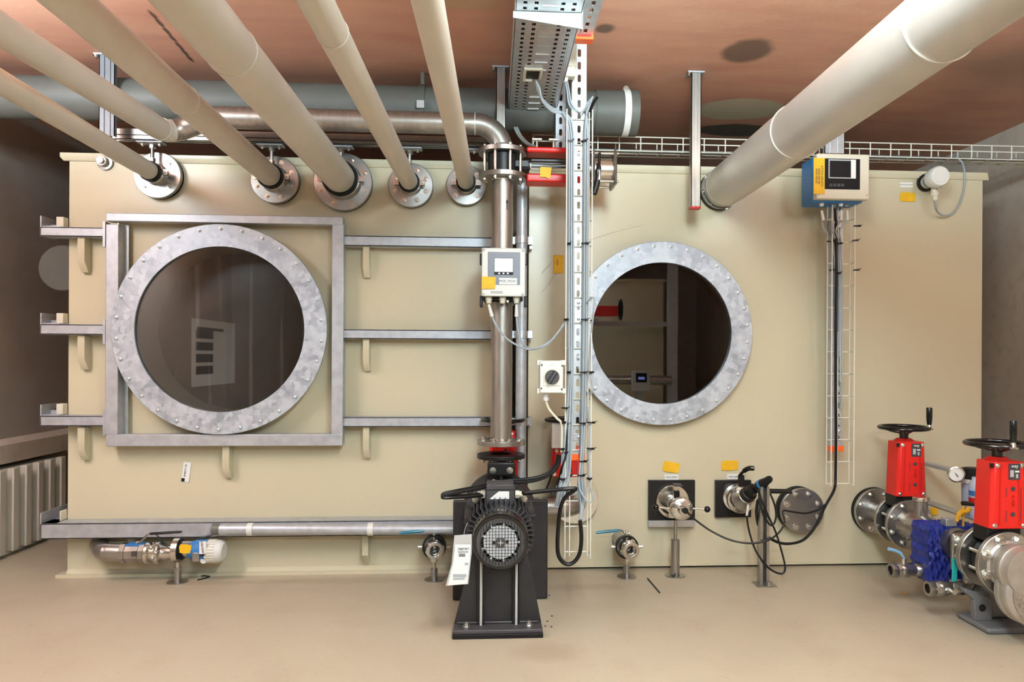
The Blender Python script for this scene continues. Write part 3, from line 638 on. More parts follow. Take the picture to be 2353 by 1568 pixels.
fd = MB().lathe((XP, yf, ZP), OUT, [(-.006, 0), (-.006, Rg*.72), (0, Rg*.72), (0, 0)], 48).obj('fan_disc', 'fan_white', r)
for k in range(9):
    a_ = 2*pi*k/9; u = V((cos(a_), 0, sin(a_))); R3 = Matrix(((cos(a_), 0, -sin(a_)), (0, 1, 0), (sin(a_), 0, cos(a_))))
    MB().obox(V((XP, yf+.004, ZP))+u*Rg*.74, (.012, .008, .0022), R3).obj('fan_blade', 'fan_white', fd)
for s in (-1, 1): MB().cyl((XP+s*.0235, yf-.001, ZP+.002*s), (XP+s*.0235, yf-.004, ZP+.002*s), .0062, n=8).obj('fan_hole', 'black', fd)
# terminal box
a, b = P(1117, 1113, -.66), P(1182, 1150, -.66)
MB().box(a.x, b.x, -.66, -.56, ZP+.09, a.z-.012).obj('terminal_box', 'graphite', r, bevel=.004)
MB().prism([(a.x-.002, -.664, a.z-.022), (b.x+.002, -.664, a.z-.022), (b.x-.004, -.664, a.z-.002), (a.x+.004, -.664, a.z-.002)], (0, .108, 0)).obj('terminal_lid', 'graphite', r, bevel=.003)
q0, q1, q2, q3 = P(1124, 1148, -.662), P(1170, 1147, -.662), P(1170, 1130, -.662), P(1146, 1130, -.662)
MB().prism([q0, q1, q2, q3], (0, .002, 0)).obj('rating_label', 'label', r)
for s, px in ((-1, 1115), (1, 1184)):
    q = P(px, 1136, -.62); MB().cyl(q, q+V((s*.014, 0, 0)), .0155, n=6).cyl(q+V((s*.014, 0, 0)), q+V((s*.028, 0, 0)), .0125, .010, n=16).obj('cable_gland', 'offwhite', r)
# stand
ys = -.755
a, b = P(1043, 1437, ys), P(1244, 1437, ys); zt_ = ZP-.02; wt = M(58, ys)
zb_ = .028
MB().prism([(a.x, ys, zb_), (b.x, ys, zb_), (XP+wt, ys, zt_), (XP-wt, ys, zt_)], (0, .012, 0)).obj('stand_plate', 'cast_black', r, bevel=.002)
MB().box(a.x, b.x, -.823, -.735, .016, .03).obj('foot', 'graphite', r, bevel=.003)
MB().box(a.x-.002, b.x+.002, -.826, -.735, .0, .0165).obj('foot_pad', 'rubber', r, bevel=.003)
MB().box(a.x+.01, b.x-.01, ys-.008, ys, .03, .038).obj('weld_fillet', 'graphite', r, bevel=.003)
for px in (1105, 1186):
    q = P(px, 1440, -.772); MB().cyl((q.x, -.775, .03), (q.x, -.775, ZP-.06), .0048, n=10).obj('stay_rod', 'lgrey', r)
    MB().box(q.x-.013, q.x-.007, ys-.02, ys, .035, ZP-.07).box(q.x+.007, q.x+.013, ys-.02, ys, .035, ZP-.07).obj('stay_channel', 'black', r)
for px in (1072, 1215):
    q = P(px, 1448, -.785); bolt_at(r, (q.x, -.785, .03), (0, 0, 1), .0105)
q = P(1209, 1267, -.70); MB().torus(q, (1, .3, 0), .013, .0022, 20, 6).obj('earth_lug', 'bright_steel', r)
# suction pipe from the pump to the right tank
c = P(1320, 1148, -.02)
r = T('suction_pipe', 'steel elbow pipe from the right tank flange to the pump behind the cables', 'pipe', (c.x, -.02, c.z-.11))
MB().cyl((c.x, -.001, c.z), (c.x, -.018, c.z), .106, n=40).obj('gasket', 'rubber', r)
MB().ring((c.x, -.018, c.z), (c.x, -.038, c.z), .108, .04, 48).obj('flange', 'bright_steel', r, bevel=.0015)
bolts(r, (c.x, -.038, c.z), OUT, .086, 8, .0105, pi/8)
MB().sweep(bend([V((c.x, -.02, c.z)), V((c.x, -.19, c.z)), V((XP+.12, -.19, c.z))], .1, 10), .045, 32).obj('elbow', 'steel', r)
MB().ring((XP+.17, -.19, c.z), (XP+.188, -.19, c.z), .0475, .044, 32).obj('weld_seam', 'bright_steel', r)
# two red valves low on the tanks, behind the riser and behind the wire tray
def handwheel(root, c, R, r_=.008, crank=True, crx=.9):
    root = MB().torus(c, (0, 0, 1), R, r_, 48, 10).obj('handwheel', 'blackgloss', root)
    for k in range(3):
        a_ = 2*pi*k/3+.4; u = V((cos(a_), sin(a_), 0)); MB().sweep([c+V((0, 0, -.022)), c+u*R*.5+V((0, 0, -.014)), c+u*R], [.009, .008, .006], 8).obj('wheel_spoke', 'blackgloss', root)
    MB().cyl(c+V((0, 0, -.045)), c+V((0, 0, -.01)), .018, .02, n=20).obj('wheel_hub', 'blackgloss', root)
    if crank:
        k_ = c+V((R*crx, -R*math.sqrt(max(1-crx*crx, 0)), 0))
        MB().cyl(k_, k_+V((0, 0, .018)), .011, .0065, n=16).cyl(k_-V((0, 0, .006)), k_, .017, n=16).obj('crank_pin', 'bright_steel', root)
        MB().lathe(k_+V((0, 0, .016)), (0, 0, 1), [(0, 0), (0, .0095), (.03, .0125), (.07, .0125), (.075, .0105), (.075, 0)], 20).obj('crank_grip', 'blackgloss', root)
def red_box(root, x, y, z0, z1, wb, wt, dep, marks=True, letters=True):
    p = [(x-wb/2, y, z0), (x-wb/2+.012, y-.012, z0), (x+wb/2-.012, y-.012, z0), (x+wb/2, y, z0), (x+wb/2, y+dep, z0), (x-wb/2, y+dep, z0)]
    k = wt/wb; q = [(x+(a-x)*k, b, z1) for a, b, c_ in p]
    n = len(p); MB().add(p+q, [tuple(range(n)), tuple(reversed(range(n, 2*n)))]+[(i, i+n, (i+1) % n+n, (i+1) % n) for i in range(n)]).obj('gearbox', 'red', root, bevel=.003)
    yf_ = y-.0125; hz = z1-z0
    for s in (-.27, .27):
        MB().add([(x+s*wb-.003, yf_-.001, z0+.012), (x+s*wb+.003, yf_-.001, z0+.012), (x+s*wt+.003, yf_-.001, z1-.006), (x+s*wt-.003, yf_-.001, z1-.006), (x+s*wb-.003, yf_+.002, z0+.012), (x+s*wb+.003, yf_+.002, z0+.012), (x+s*wt+.003, yf_+.002, z1-.006), (x+s*wt-.003, yf_+.002, z1-.006)],
                 [(0, 1, 2, 3), (7, 6, 5, 4), (0, 4, 5, 1), (1, 5, 6, 2), (2, 6, 7, 3), (3, 7, 4, 0)]).obj('raised_rib', 'redshade', root)
    for sx in (-1, 1):
        for zz, ww in ((z0+.012, wb), (z1-.012, wt)): bolt_at(root, (x+sx*(ww/2-.016), y-.011, zz), s=.0055)
    for zz in (z0+.1*hz*2.2, z0+.60*hz):
        MB().lathe((x+.012, yf_, zz), OUT, [(0, .008), (.0015, .008), (.0015, 0)], 16).obj('emblem', 'ink', root)
    for sx, l0, l1 in ((-.012, .1, .28), (.042, .12, .62), (-.012, .48, .62)):
        MB().box(x+sx-.0008, x+sx+.0008, yf_-.0012, yf_, z0+hz*l0, z0+hz*l1).obj('side_marking', 'ink', root)
    if letters:
        t_ = text('ebro', (x+.012, yf_-.001, z0+hz*.42), .022, 'redshade', root, rot=(pi/2, -pi/2, 0), ext=.0008)
        root = MB().box(x-.004, x+.038, yf_-.0015, yf_+.001, z1-.062, z1-.006).obj('type_plate', 'ink', root)
        text('way', (x+.017, yf_-.0022, z1-.014), .016, 'label', root)
        MB().box(x+.001, x+.014, yf_-.0022, yf_, z1-.052, z1-.028).obj('plate_print', 'lgrey', root)
        MB().box(x+.019, x+.034, yf_-.0022, yf_, z1-.036, z1-.03).obj('plate_print', 'label', root); MB().box(x+.022, x+.03, yf_-.0022, yf_, z1-.056, z1-.042).obj('plate_print', 'lgrey', root)
c = P(1155, 1100, -.12); zw = P(1155, 965, -.12).z
r = T('red_valve', 'red valve with black handwheel half hidden behind the vertical riser', 'valve', (c.x, -.12, c.z-.06))
red_box(r, c.x, -.14, P(1155, 1098, -.12).z, P(1155, 990, -.12).z, .135, .105, .06, letters=False)
handwheel(r, V((c.x, -.12, zw)), M(47, -.12), .0085, False)
MB().cyl((c.x, -.12, zw-.04), (c.x, -.12, P(1155, 992, -.12).z), .016, n=16).obj('stem', 'black', r)
MB().ring((c.x, -.1, c.z-.10), (c.x, -.14, c.z-.10), .1, .045, 40).obj('body', 'black', r)
c = P(1300, 1095, -.1); zw = P(1300, 965, -.1).z
r = T('red_valve', 'red valve with white switch box behind the cables of the wire tray', 'valve', (c.x, -.1, c.z-.1))
red_box(r, c.x+.005, -.12, P(1300, 1094, -.1).z, P(1300, 1028, -.1).z, .15, .13, .07, letters=False)
handwheel(r, V((c.x, -.1, zw)), M(46, -.1), .0085, False)
MB().cyl((c.x, -.1, zw-.04), (c.x, -.1, P(1300, 1030, -.1).z), .016, n=16).obj('stem', 'black', r)
MB().box(*bx(1268, 1297, 974, 1031, -.17, .05)).obj('switch_box', 'white', r, bevel=.004, label='white switch box')
q = P(1281, 1100, -.11); MB().sweep(spline([P(1268, 1090, -.16), P(1262, 1108, -.15), P(1255, 1125, -.1)]), .004, 6).obj('limit_strap', 'black', r)
# paper tag in a clear sleeve hanging on the pump
q = [P(1044, 1231, -.84), P(1084, 1228, -.84), P(1084, 1270, -.842), P(1076, 1343, -.846), P(1024, 1347, -.846), P(1038, 1295, -.842)]
r = T('hang_tag', 'white paper tag in a clear sleeve hanging left of the pump fan', 'tag', (q[0].x, q[0].y, q[3].z))
MB().prism(q, (0, .0015, 0)).obj('plastic_sleeve', 'lgrey', r)
pq = [P(1046, 1252, -.8475), P(1082, 1252, -.8475), P(1080, 1285, -.8475), P(1073, 1342, -.8475), P(1029, 1346, -.8475), P(1041, 1295, -.8475)]
r = MB().prism(pq, (0, .001, 0)).obj('paper_sheet', 'label', r)
tl_ = -.10
text('caprari', P(1065, 1261, -.849), .014, 'ink', r)
MB().box(*bx(1052, 1076, 1267, 1270.5, -.849, .001)).obj('printed_line', 'cable', r)
for k in range(7): MB().box(*bx(1054.5+k*2.2, 1055.5+k*2.2+.5*(k % 2), 1273, 1280, -.849, .001)).obj('barcode_bar', 'ink', r)
for k in range(15): MB().box(*bx(1041+k*2.1, 1042.3+k*2.1, 1320, 1327, -.849, .001)).obj('barcode_bar', 'cable', r)
MB().box(*bx(1041, 1068, 1329, 1332, -.849, .001)).obj('printed_line', 'cable', r); MB().box(*bx(1068, 1076, 1294, 1299, -.849, .001)).obj('printed_line', 'cable', r)
MB().sweep(spline([P(1066, 1231, -.841), P(1068, 1218, -.80), P(1074, 1202, -.72)]), .001, 5).obj('tie_string', 'lgrey', bpy.data.objects['hang_tag'])
# black motor leads
cable('cable', [P(1108, 1136, -.62), P(1080, 1138, -.66), P(1040, 1141, -.7), P(1019, 1141, -.71), P(1020, 1135, -.71), P(1050, 1128, -.69), P(1100, 1118, -.6), P(1150, 1106, -.5), P(1220, 1100, -.5), P(1258, 1088, -.5), P(1277, 1066, -.5), P(1282, 1045, -.5)], .0062, 'black', 'upper of two black motor leads looping out left of the pump', 'motor leads')
cable('cable', [P(1108, 1139, -.64), P(1080, 1142, -.68), P(1040, 1144, -.72), P(1018, 1144, -.73), P(1022, 1139, -.73), P(1060, 1131, -.71), P(1110, 1121, -.66), P(1165, 1111, -.54), P(1225, 1106, -.52), P(1262, 1092, -.52), P(1281, 1072, -.52), P(1288, 1046, -.52)], .0062, 'black', 'lower of two black motor leads looping out left of the pump', 'motor leads')
cable('cable', [P(1196, 1135, -.62), P(1240, 1130, -.65), P(1290, 1125, -.68), P(1321, 1123, -.68), P(1318, 1129, -.67), P(1300, 1142, -.66), P(1289, 1165, -.64), P(1284, 1200, -.62), P(1281, 1250, -.61), P(1284, 1278, -.61), P(1296, 1294, -.61), P(1310, 1297, -.61), P(1324, 1287, -.61), P(1333, 1268, -.61), P(1336, 1235, -.61), P(1333, 1196, -.6)], .0078, 'black', 'thick black motor cable hanging in a loop below the wire tray')
# ---------------------------------------------------------------- slotted struts, wire tray and cable bundles
def slotted(root, name, o, ax, wd, L, dep, uw, m='zinc', pitch=.05, slot=.030, sw=.013, lips=True, th=.0025):
    """slotted channel: front face at o, running along ax for L, wide along uw, depth away along dep"""
    o, ax, uw, dn = V(o), V(ax).normalized(), V(uw).normalized(), V(dep).normalized(); dl = V(dep).length
    R3 = Matrix((uw, dn, ax)).transposed(); mb = MB()
    def bxx(u0, u1, a0, a1, d0, d1): mb.obox(o+uw*(u0+u1)/2+ax*(a0+a1)/2+dn*(d0+d1)/2, (abs(u1-u0)/2, abs(d1-d0)/2, abs(a1-a0)/2), R3)
    bxx(-wd/2, -sw/2, 0, L, 0, th); bxx(sw/2, wd/2, 0, L, 0, th)
    n = int(L/pitch)
    def corner(us, a_s, u, a): mb.prism([o+uw*u+ax*a, o+uw*(u+us*sw*.34)+ax*a, o+uw*(u+us*sw*.1)+ax*(a+a_s*sw*.14), o+uw*u+ax*(a+a_s*sw*.36)], dn*th)
    for k in range(n):
        bxx(-sw/2, sw/2, k*pitch, k*pitch+pitch-slot, 0, th)
        for us, u in ((1, -sw/2), (-1, sw/2)): corner(us, 1, u, k*pitch+pitch-slot); corner(us, -1, u, (k+1)*pitch)
    bxx(-sw/2, sw/2, n*pitch, L, 0, th)
    bxx(-wd/2, -wd/2+th, 0, L, th, dl); bxx(wd/2-th, wd/2, 0, L, th, dl)
    if lips: bxx(-wd/2+th, -wd/2+.01, 0, L, dl-th, dl); bxx(wd/2-.01, wd/2-th, 0, L, dl-th, dl)
    return mb.obj(name, m, root)
SY = -.50
top = CEIL-.002; zb_ = P(1323, 1046, SY).z; xs = P(1329, 600, SY).x
r = T('slotted_strut', 'tall white-lit slotted strut from the ceiling behind the wire tray', 'strut', (xs, SY, zb_))
slotted(r, 'channel', (xs, SY, zb_), (0, 0, 1), .058, top-zb_, (0, .04, 0), (1, 0, 0))
MB().box(xs-.030, xs+.030, SY-.002, SY+.042, zb_-.022, zb_+.004).obj('end_cap', 'orange', r, bevel=.002, label='orange plastic end cap')
for py in (357, 696, 733, 1005): q = P(1329, py, SY-.003); MB().box(q.x-.022, q.x+.022, SY-.004, SY, q.z-.014, q.z+.014).obj('joint_plate', 'zinc', r, bevel=.001); bolt_at(r, (q.x, SY-.004, q.z), s=.006, mesh=CAPB)
o = P(1340, 78, -.80)
r = T('slotted_strut', 'slotted ceiling strut with an orange end cap at the picture top', 'strut', (o.x, -1.5, CEIL-.06))
slotted(r, 'channel', (o.x, -.83, o.z-.018), (0, -1, 0), .058, 1.9, (0, 0, CEIL-.001-o.z+.018), (1, 0, 0))
MB().box(o.x-.033, o.x+.033, -.835, -.79, o.z-.033, o.z+.026).obj('end_cap', 'orange', r, bevel=.003, label='orange plastic end cap')
MB().box(o.x-.024, o.x+.024, -.8365, -.834, o.z-.024, o.z-.006).obj('cap_recess', 'redshade', r)
q0 = P(1288, 350, -.24); q1 = P(1288, 140, -.24)
r = T('slotted_strut', 'short slotted strut behind the wire tray, dropping from the ceiling', 'strut', (q0.x, -.24, q0.z))
slotted(r, 'channel', (q0.x, -.24, q0.z), (0, 0, 1), .042, CEIL-.002-q0.z, (0, .03, 0), (1, 0, 0), 'galv')
# wire ladder (vertical)
TY = SY-.012; wx0, wx1 = P(1301, 600, TY-.035).x, P(1360, 600, TY-.035).x
zt_, zb_ = P(1330, 258, TY).z, P(1330, 1276, TY).z
r = T('wire_cable_tray', 'vertical white wire cable tray beside the riser, full of grey cables', 'cable tray', ((wx0+wx1)/2, TY, zb_))
def wire(root, name, pts, rr=.0026): return MB().sweep(pts, rr, 6).obj(name, 'wire', root)
for x_, y_ in ((wx0, TY-.035), (wx1, TY-.035), (wx0+.022, TY), (wx1-.008, TY)): wire(r, 'long_wire', [(x_, y_, zb_-.004), (x_, y_, zt_)])
k = 0; z_ = zb_+.012
while z_ < zt_:
    wire(r, 'cross_wire', bend([V((wx0, TY-.037, z_)), V((wx0, TY+.004, z_)), V((wx1, TY+.004, z_)), V((wx1, TY-.037, z_))], .008, 3)); z_ += .1
def ties(spots, label, group, dy=-.012, s=1.0):
    first = None
    for (px, py, y) in spots:
        q = P(px, py, y)
        if first is None:
            mb = MB().ring((q.x, q.y, q.z-.0025), (q.x, q.y, q.z+.0025), .011*s, .0085*s, 14).obox((q.x+.009*s, q.y-.011*s, q.z), (.006, .003, .004)).sweep([(q.x+.012*s, q.y-.012*s, q.z), (q.x+.022*s, q.y-.016*s, q.z+.006)], .0015, 5)
            first = mb.obj('cable_tie', 'black', None, label, 'cable tie', group); base = q
        else:
            o_ = first.copy(); C.objects.link(o_); o_.location = first.location+(q-base); o_.rotation_euler = (0, 0, random.uniform(-.9, .9))
CY = TY-.018
ties([(1306, 325, CY), (1340, 325, CY), (1305, 561, CY), (1342, 560, CY), (1299, 735, CY-.02), (1341, 735, CY), (1362, 737, CY-.02), (1306, 856, CY), (1339, 856, CY), (1357, 856, CY-.02), (1296, 938, CY-.02), (1293, 971, CY-.02), (1304, 974, CY), (1337, 973, CY), (1356, 971, CY-.02), (1290, 1032, CY-.02), (1297, 1040, CY-.01), (1355, 1031, CY-.02), (1337, 1060, CY), (1288, 1101, CY-.02), (1306, 1092, CY), (1333, 1092, CY), (1352, 1100, CY-.02)], 'small black cable tie around grey cables on the white wire tray', 'black ties on the vertical wire tray')
ORD = ('first', 'second', 'third', 'fourth', 'fifth', 'sixth'); GL = ' grey cable from the left in the left bundle of the wire tray'; GR = ' grey cable from the left in the right bundle of the wire tray'
for k in range(6):
    o_ = k*2.6; y_ = CY+.006-(k % 2)*.010
    cable('cable', [P(1232+k*1.5, 186+k*3, -.66), P(1238+k*2, 215+k*4, -.62), P(1262+k*2, 243+k*3, -.56), P(1292+k*2, 262, y_), P(1304+o_, 300, y_), P(1306+o_*.9, 400, y_), P(1305+o_, 560, y_), P(1305+o_, 735, y_), P(1306+o_*.8, 860, y_), P(1298+o_*1.3, 975, y_-.012), P(1292+o_*1.5, 1050, y_-.012), P(1290+o_*1.4, 1092, y_-.012), P(1283+o_*1.2, 1128, y_-.02), P(1276+o_*1.1, 1163, y_)], .0037, 'cable', ORD[k]+GL, 'grey cables on the left of the wire tray', 5)
for k in range(5):
    o_ = k*2.7; y_ = CY+.006-(k % 2)*.010
    cable('cable', [P(1362-k*1.5, 222+k*2, -.5), P(1354-k*2, 245, -.51), P(1345+o_*.4, 275, y_), P(1342+o_, 330, y_), P(1341+o_, 450, y_), P(1340+o_, 600, y_), P(1339+o_, 760, y_), P(1338+o_*.9, 870, y_), P(1336+o_*.9, 970, y_), P(1334+o_*.7, 1040, y_), P(1330+o_*.8, 1095, y_), P(1327+o_*1.5, 1130, y_), P(1334+o_*.6, 1165, y_), P(1332+k, 1194, -.6)], .0034, 'cable', ORD[k]+GR, 'grey cables on the right of the wire tray', 5)
cable('cable', [P(1345, 700, CY), P(1356, 688, -.56), P(1362, 684, -.57), P(1366, 692, -.57), P(1362, 735, -.57), P(1357, 790, CY), P(1355, 850, CY-.012), P(1362, 880, -.57), P(1361, 900, -.57), P(1352, 905, -.55), P(1345, 890, CY)], .0034, 'cable', 'grey spare cable bulging out right of the wire tray over the dark window')
cable('cable', [P(1352, 935, CY-.015), P(1356, 980, CY-.02), P(1354, 1060, CY-.02), P(1356, 1115, CY-.02), P(1362, 1140, CY-.02), P(1360, 1152, CY-.02), P(1350, 1153, CY-.02), P(1340, 1140, CY-.02), P(1330, 1115, CY-.01), P(1333, 1070, CY-.01), P(1338, 1000, CY)], .0034, 'cable', 'pale cable looping at the lower right end of the wire tray')
cable('cable', [P(1372, 224, -.46), P(1362, 240, -.47), P(1356, 262, -.49), P(1352, 330, -.50), P(1351, 420, -.485), P(1350, 476, -.485)], .006, 'black', 'black cable behind the upper right wire of the wire tray')
cable('cable', [P(1282, 1125, -.45), P(1290, 1080, -.55), P(1301, 1040, -.55), P(1302, 970, -.54), P(1306, 900, -.51)], .0045, 'black', 'thin black cable among the grey cables low on the wire tray')
# isolator switch
IY = -.565
r = T('isolator_switch', 'white isolator switch with round dark knob left of the wire tray', 'switch', (P(1266, 866, IY).x, IY+.03, P(1266, 905, IY).z))
MB().box(*bx(1240, 1293, 829, 904, IY+.006, .07)).obj('housing', 'white', r, bevel=.005)
MB().box(*bx(1241, 1294, 829, 904, IY-.006, .012)).obj('cover', 'white', r, bevel=.004)
for py in (834, 899): MB().box(*bx(1234, 1245, py-6, py+6, IY+.012, .03)).obj('mounting_ear', 'white', r, bevel=.002); MB().box(*bx(1290, 1301, py-6, py+6, IY+.012, .06)).obj('mounting_ear', 'white', r, bevel=.002)
MB().box(*bx(1249, 1288, 848, 887, IY-.009, .004)).obj('dial_plate', 'white', r, bevel=.001)
q = P(1268.5, 867, IY-.009); Rk = M(17, IY)
MB().ring(q, q+V((0, -.005, 0)), Rk*1.1, Rk*.98, 36).obj('dial_ring', 'offwhite', r); MB().cyl(q, q+V((0, -.010, 0)), Rk, Rk*.96, n=36).obj('knob', 'graphite', r, bevel=.001); kn = bpy.data.objects['knob']
R3 = Matrix.Rotation(radians(33), 3, 'Y'); MB().obox(q+V((0, -.016, 0)), (.0048, .007, Rk*.93), R3).obj('knob_grip', 'graphite', kn, bevel=.001)
for s in (-1, 1): MB().obox(q+V((0, -.0105, 0))+R3 @ V((s*.0075, 0, 0)), (.0015, .001, Rk*.86), R3).obj('knob_groove', 'black', kn)
for px, py in ((1245, 839), (1292, 841), (1244, 893), (1291, 895)): q = P(px, py, IY-.007); MB().cyl(q, q+V((0, -.002, 0)), .0035, n=12).obj('cover_screw', 'ink', r)
q = P(1269, 839, IY-.006); MB().torus(q, (0, 1, 0), .006, .001, 20, 6).obj('moulded_ring', 'offwhite', r)
q = P(1254, 906, IY+.03); MB().cyl(q, q-V((0, 0, .014)), .010, n=16).cyl(q-V((0, 0, .014)), q-V((0, 0, .026)), .0145, .011, n=6).obj('cable_gland', 'white', r)
cable('cable', [P(1254, 917, IY+.03), P(1257, 930, IY+.03), P(1264, 944, IY+.03), P(1280, 962, -.55), P(1290, 974, -.55), P(1291, 1010, -.545), P(1290, 1040, -.545)], .0048, 'offwhite', 'pale cable from the isolator switch curving into the wire tray')
# grey junction box hanging beside the strut
JY = -.56
r = T('junction_box', 'small white junction box high on the strut under the ceiling', 'junction box', (P(1308, 140, JY).x, JY+.03, P(1308, 172, JY).z))
MB().box(*bx(1292, 1325, 99, 152, JY, .05)).obj('housing', 'offwhite', r, bevel=.004); MB().box(*bx(1289, 1323, 150, 175, JY-.004, .045)).obj('cover', 'offwhite', r, bevel=.004)
for py in (110, 141): q = P(1305, py, JY); MB().cyl(q, q+V((0, -.002, 0)), .006, n=14).obj('cover_screw', 'lgrey', r)
q = P(1299, 176, JY+.02); MB().cyl(q, q-V((0, 0, .022)), .013, .009, n=16).obj('cable_gland', 'offwhite', r)
for k in range(3): cable('cable', [P(1299+k*2, 184, JY+.02), P(1303+k*2, 205, JY), P(1308+k*3, 240, JY-.01), P(1326+k*4, 258, JY-.01), P(1345, 252-k*2, -.54), P(1358, 228+k*3, -.5)], .0032, ('cable', 'cable_dark', 'cable')[k], ('grey cable dropping from the junction box, leftmost of three', 'dark grey cable dropping from the junction box, middle of three', 'grey cable dropping from the junction box, rightmost of three')[k], 'cables of the junction box')
q = P(1284, 607, -.012); MB().box(q.x-.024, q.x+.024, -.004, -.001, q.z-.042, q.z+.042).obj('tape_strip', 'tape', None, 'yellow tape on the right tank left of the vertical wire tray, marked with one stroke', 'tape', bevel=.008)
q = P(1281, 603, -.006); MB().box(q.x-.0012, q.x+.0012, -.0052, -.0042, q.z-.013, q.z+.013).obj('ink_stroke', 'ink', bpy.data.objects[[o.name for o in C.objects if o.name.startswith('tape_strip')][-1]])
# ---------------------------------------------------------------- perforated tray under the ceiling
ZTR = 2.05
q0, q1 = PZ(1168, 268, ZTR), PZ(1276, 290, ZTR)
tx0, tx1 = q0.x, q0.x+.205; ty0, ty1 = -.10, -3.0
r = T('perforated_cable_tray', 'perforated galvanised cable tray running overhead beside the ceiling strut', 'cable tray', ((tx0+tx1)/2, -1.5, ZTR))
cols = [.028, .062, .143, .177]; sw = .012
mb = MB(); e = [0]+[v for c_ in cols for v in (c_-sw/2, c_+sw/2)]+[.205]
for i in range(0, len(e), 2): mb.box(tx0+e[i], tx0+e[i+1], ty1, ty0, ZTR, ZTR+.002)
n_ = int((ty0-ty1)/.036)
for c_ in cols:
    for k in range(n_): mb.box(tx0+c_-sw/2, tx0+c_+sw/2, ty0-k*.036-.017, ty0-k*.036, ZTR, ZTR+.002)
mb.obj('deck', 'zinc', r)
for k in range(int((ty0-ty1)/.072)):
    y_ = ty0-.05-k*.072
    if k in (4, 5, 6): continue
    MB().cyl((tx0+.08, y_, ZTR-.001), (tx0+.128, y_, ZTR-.001), .004, n=8).obj('pressed_ridge', 'zinc', r)
for x_ in (tx0-.002, tx0+.203): MB().box(x_, x_+.004, ty1, ty0, ZTR, ZTR+.06).obj('side_lip', 'zinc', r)
pf = PZ(1224, 172, ZTR-.004)
for (u0, u1, v0, v1) in ((-.03, .03, .030, .038), (-.03, -.022, -.028, .03), (.022, .03, -.02, .03), (-.03, .0, -.036, -.028)):
    MB().box(pf.x+u0*1.15, pf.x+u1*1.15, pf.y-v1*1.7, pf.y-v0*1.7, ZTR-.010, ZTR).obj('edge_protector', 'offwhite', r, bevel=.002)
MB().box(pf.x-.024, pf.x+.024, pf.y-.05, pf.y+.048, ZTR-.002, ZTR+.001).obj('outlet_opening', 'black', r)
for k, (py, lab) in enumerate(((288, 'cantilever bracket under the far end of the perforated tray'), (40, 'cantilever bracket under the perforated tray at the picture top'))):
    q = PZ(1168, py-12, ZTR-.006); y_ = q.y
    h = T('cantilever_bracket', lab, 'bracket', (tx0+.1, y_, ZTR-.04), 'brackets of the perforated tray')
    MB().prism([(tx0-.008, y_, ZTR-.004), (tx0+.208, y_, ZTR-.004), (tx0+.208, y_, ZTR-.05), (tx0-.008, y_, ZTR-.022)], (0, .004, 0)).box(tx0-.008, tx0+.208, y_, y_+.035, ZTR-.005, ZTR-.001).obj('arm', 'zinc', h, bevel=.001)
    MB().box(tx0+.205, tx0+.209, y_, y_+.04, ZTR-.05, CEIL-.001).obj('arm_plate', 'zinc', h)
    for u in (.03, .15): bolt_at(h, (tx0+u, y_+.018, ZTR-.006), (0, 0, -1), .006)
for k in range(2): cable('cable', [P(1182+k*5, 292, -.16), P(1192+k*5, 312, -.15), P(1210+k*4, 330, -.12), P(1232+k*2, 338, -.05)], .0055, 'lgrey', ('pale tube curving from the tray end to the wire basket, left one', 'pale tube curving from the tray end to the wire basket, right one')[k], 'tubes at the tray end')

for k in range(10): cable('cable', [V((tx0+.014+k*.0197, ty0-.02, ZTR+.0115)), V((tx0+.014+k*.0197, -1.4, ZTR+.0115)), V((tx0+.014+k*.0197, ty1, ZTR+.0115))], .0092, 'cast_black', 'dark filler strand added in the perforated overhead tray to darken its holes', 'added filler strands in the overhead tray', 2, 6)  # dark filler added inside the tray so its holes look dark
# ---------------------------------------------------------------- under the ceiling: duct, strut rail, hangers
DUY = -.115; c = P(1410, 260, DUY); rdu = M(50, DUY)
xl = XL-.02; xr_ = P(1462, 260, DUY).x
r = T('drain_duct', 'thick dark grey plastic duct lying across above the left tank', 'duct', (0, DUY, c.z-rdu))
zc = min(c.z, CEIL-rdu-.004)
MB().cyl((xl, DUY, zc), (xr_-.09, DUY, zc), rdu*.94, n=48).obj('tube', 'duct', r)
MB().lathe((xr_-.19, DUY, zc), (1, 0, 0), [(0, rdu*.94), (0, rdu), (.125, rdu), (.125, rdu*1.035), (.19, rdu*1.035), (.19, rdu*.85), (.15, rdu*.8), (.15, 0)], 48).obj('socket', 'duct', r)
xk = P(1444, 260, DUY-.09).x
MB().ring((xk-.014, DUY, zc), (xk+.014, DUY, zc), rdu*1.06, rdu*1.02, 48).obj('clamp_band', 'white', r); bolt_at(r, (xk, DUY-.03, zc+rdu*1.03), s=.009)
for px in (967,):
    xk = P(px, 220, DUY-.09).x
    MB().ring((xk-.013, DUY, zc), (xk+.013, DUY, zc), rdu*.985, rdu*.93, 48).box(xk-.008, xk+.008, DUY-.02, DUY-.01, zc+rdu, CEIL-.001).obj('clamp_band', 'duct', r)
    q = P(px, 243, DUY-.09); MB().box(q.x-.016, q.x+.016, DUY-rdu*1.0-.016, DUY-rdu*.93, q.z-.016, q.z+.016).obj('clamp_lock', 'zinc', r)
q = P(260, 318, -.13); e = P(1142, 318, -.13)
r = T('strut_rail', 'horizontal galvanised strut rail below the dark duct with pipe hangers', 'rail', ((q.x+e.x)/2, -.11, RAILZ-.0225))
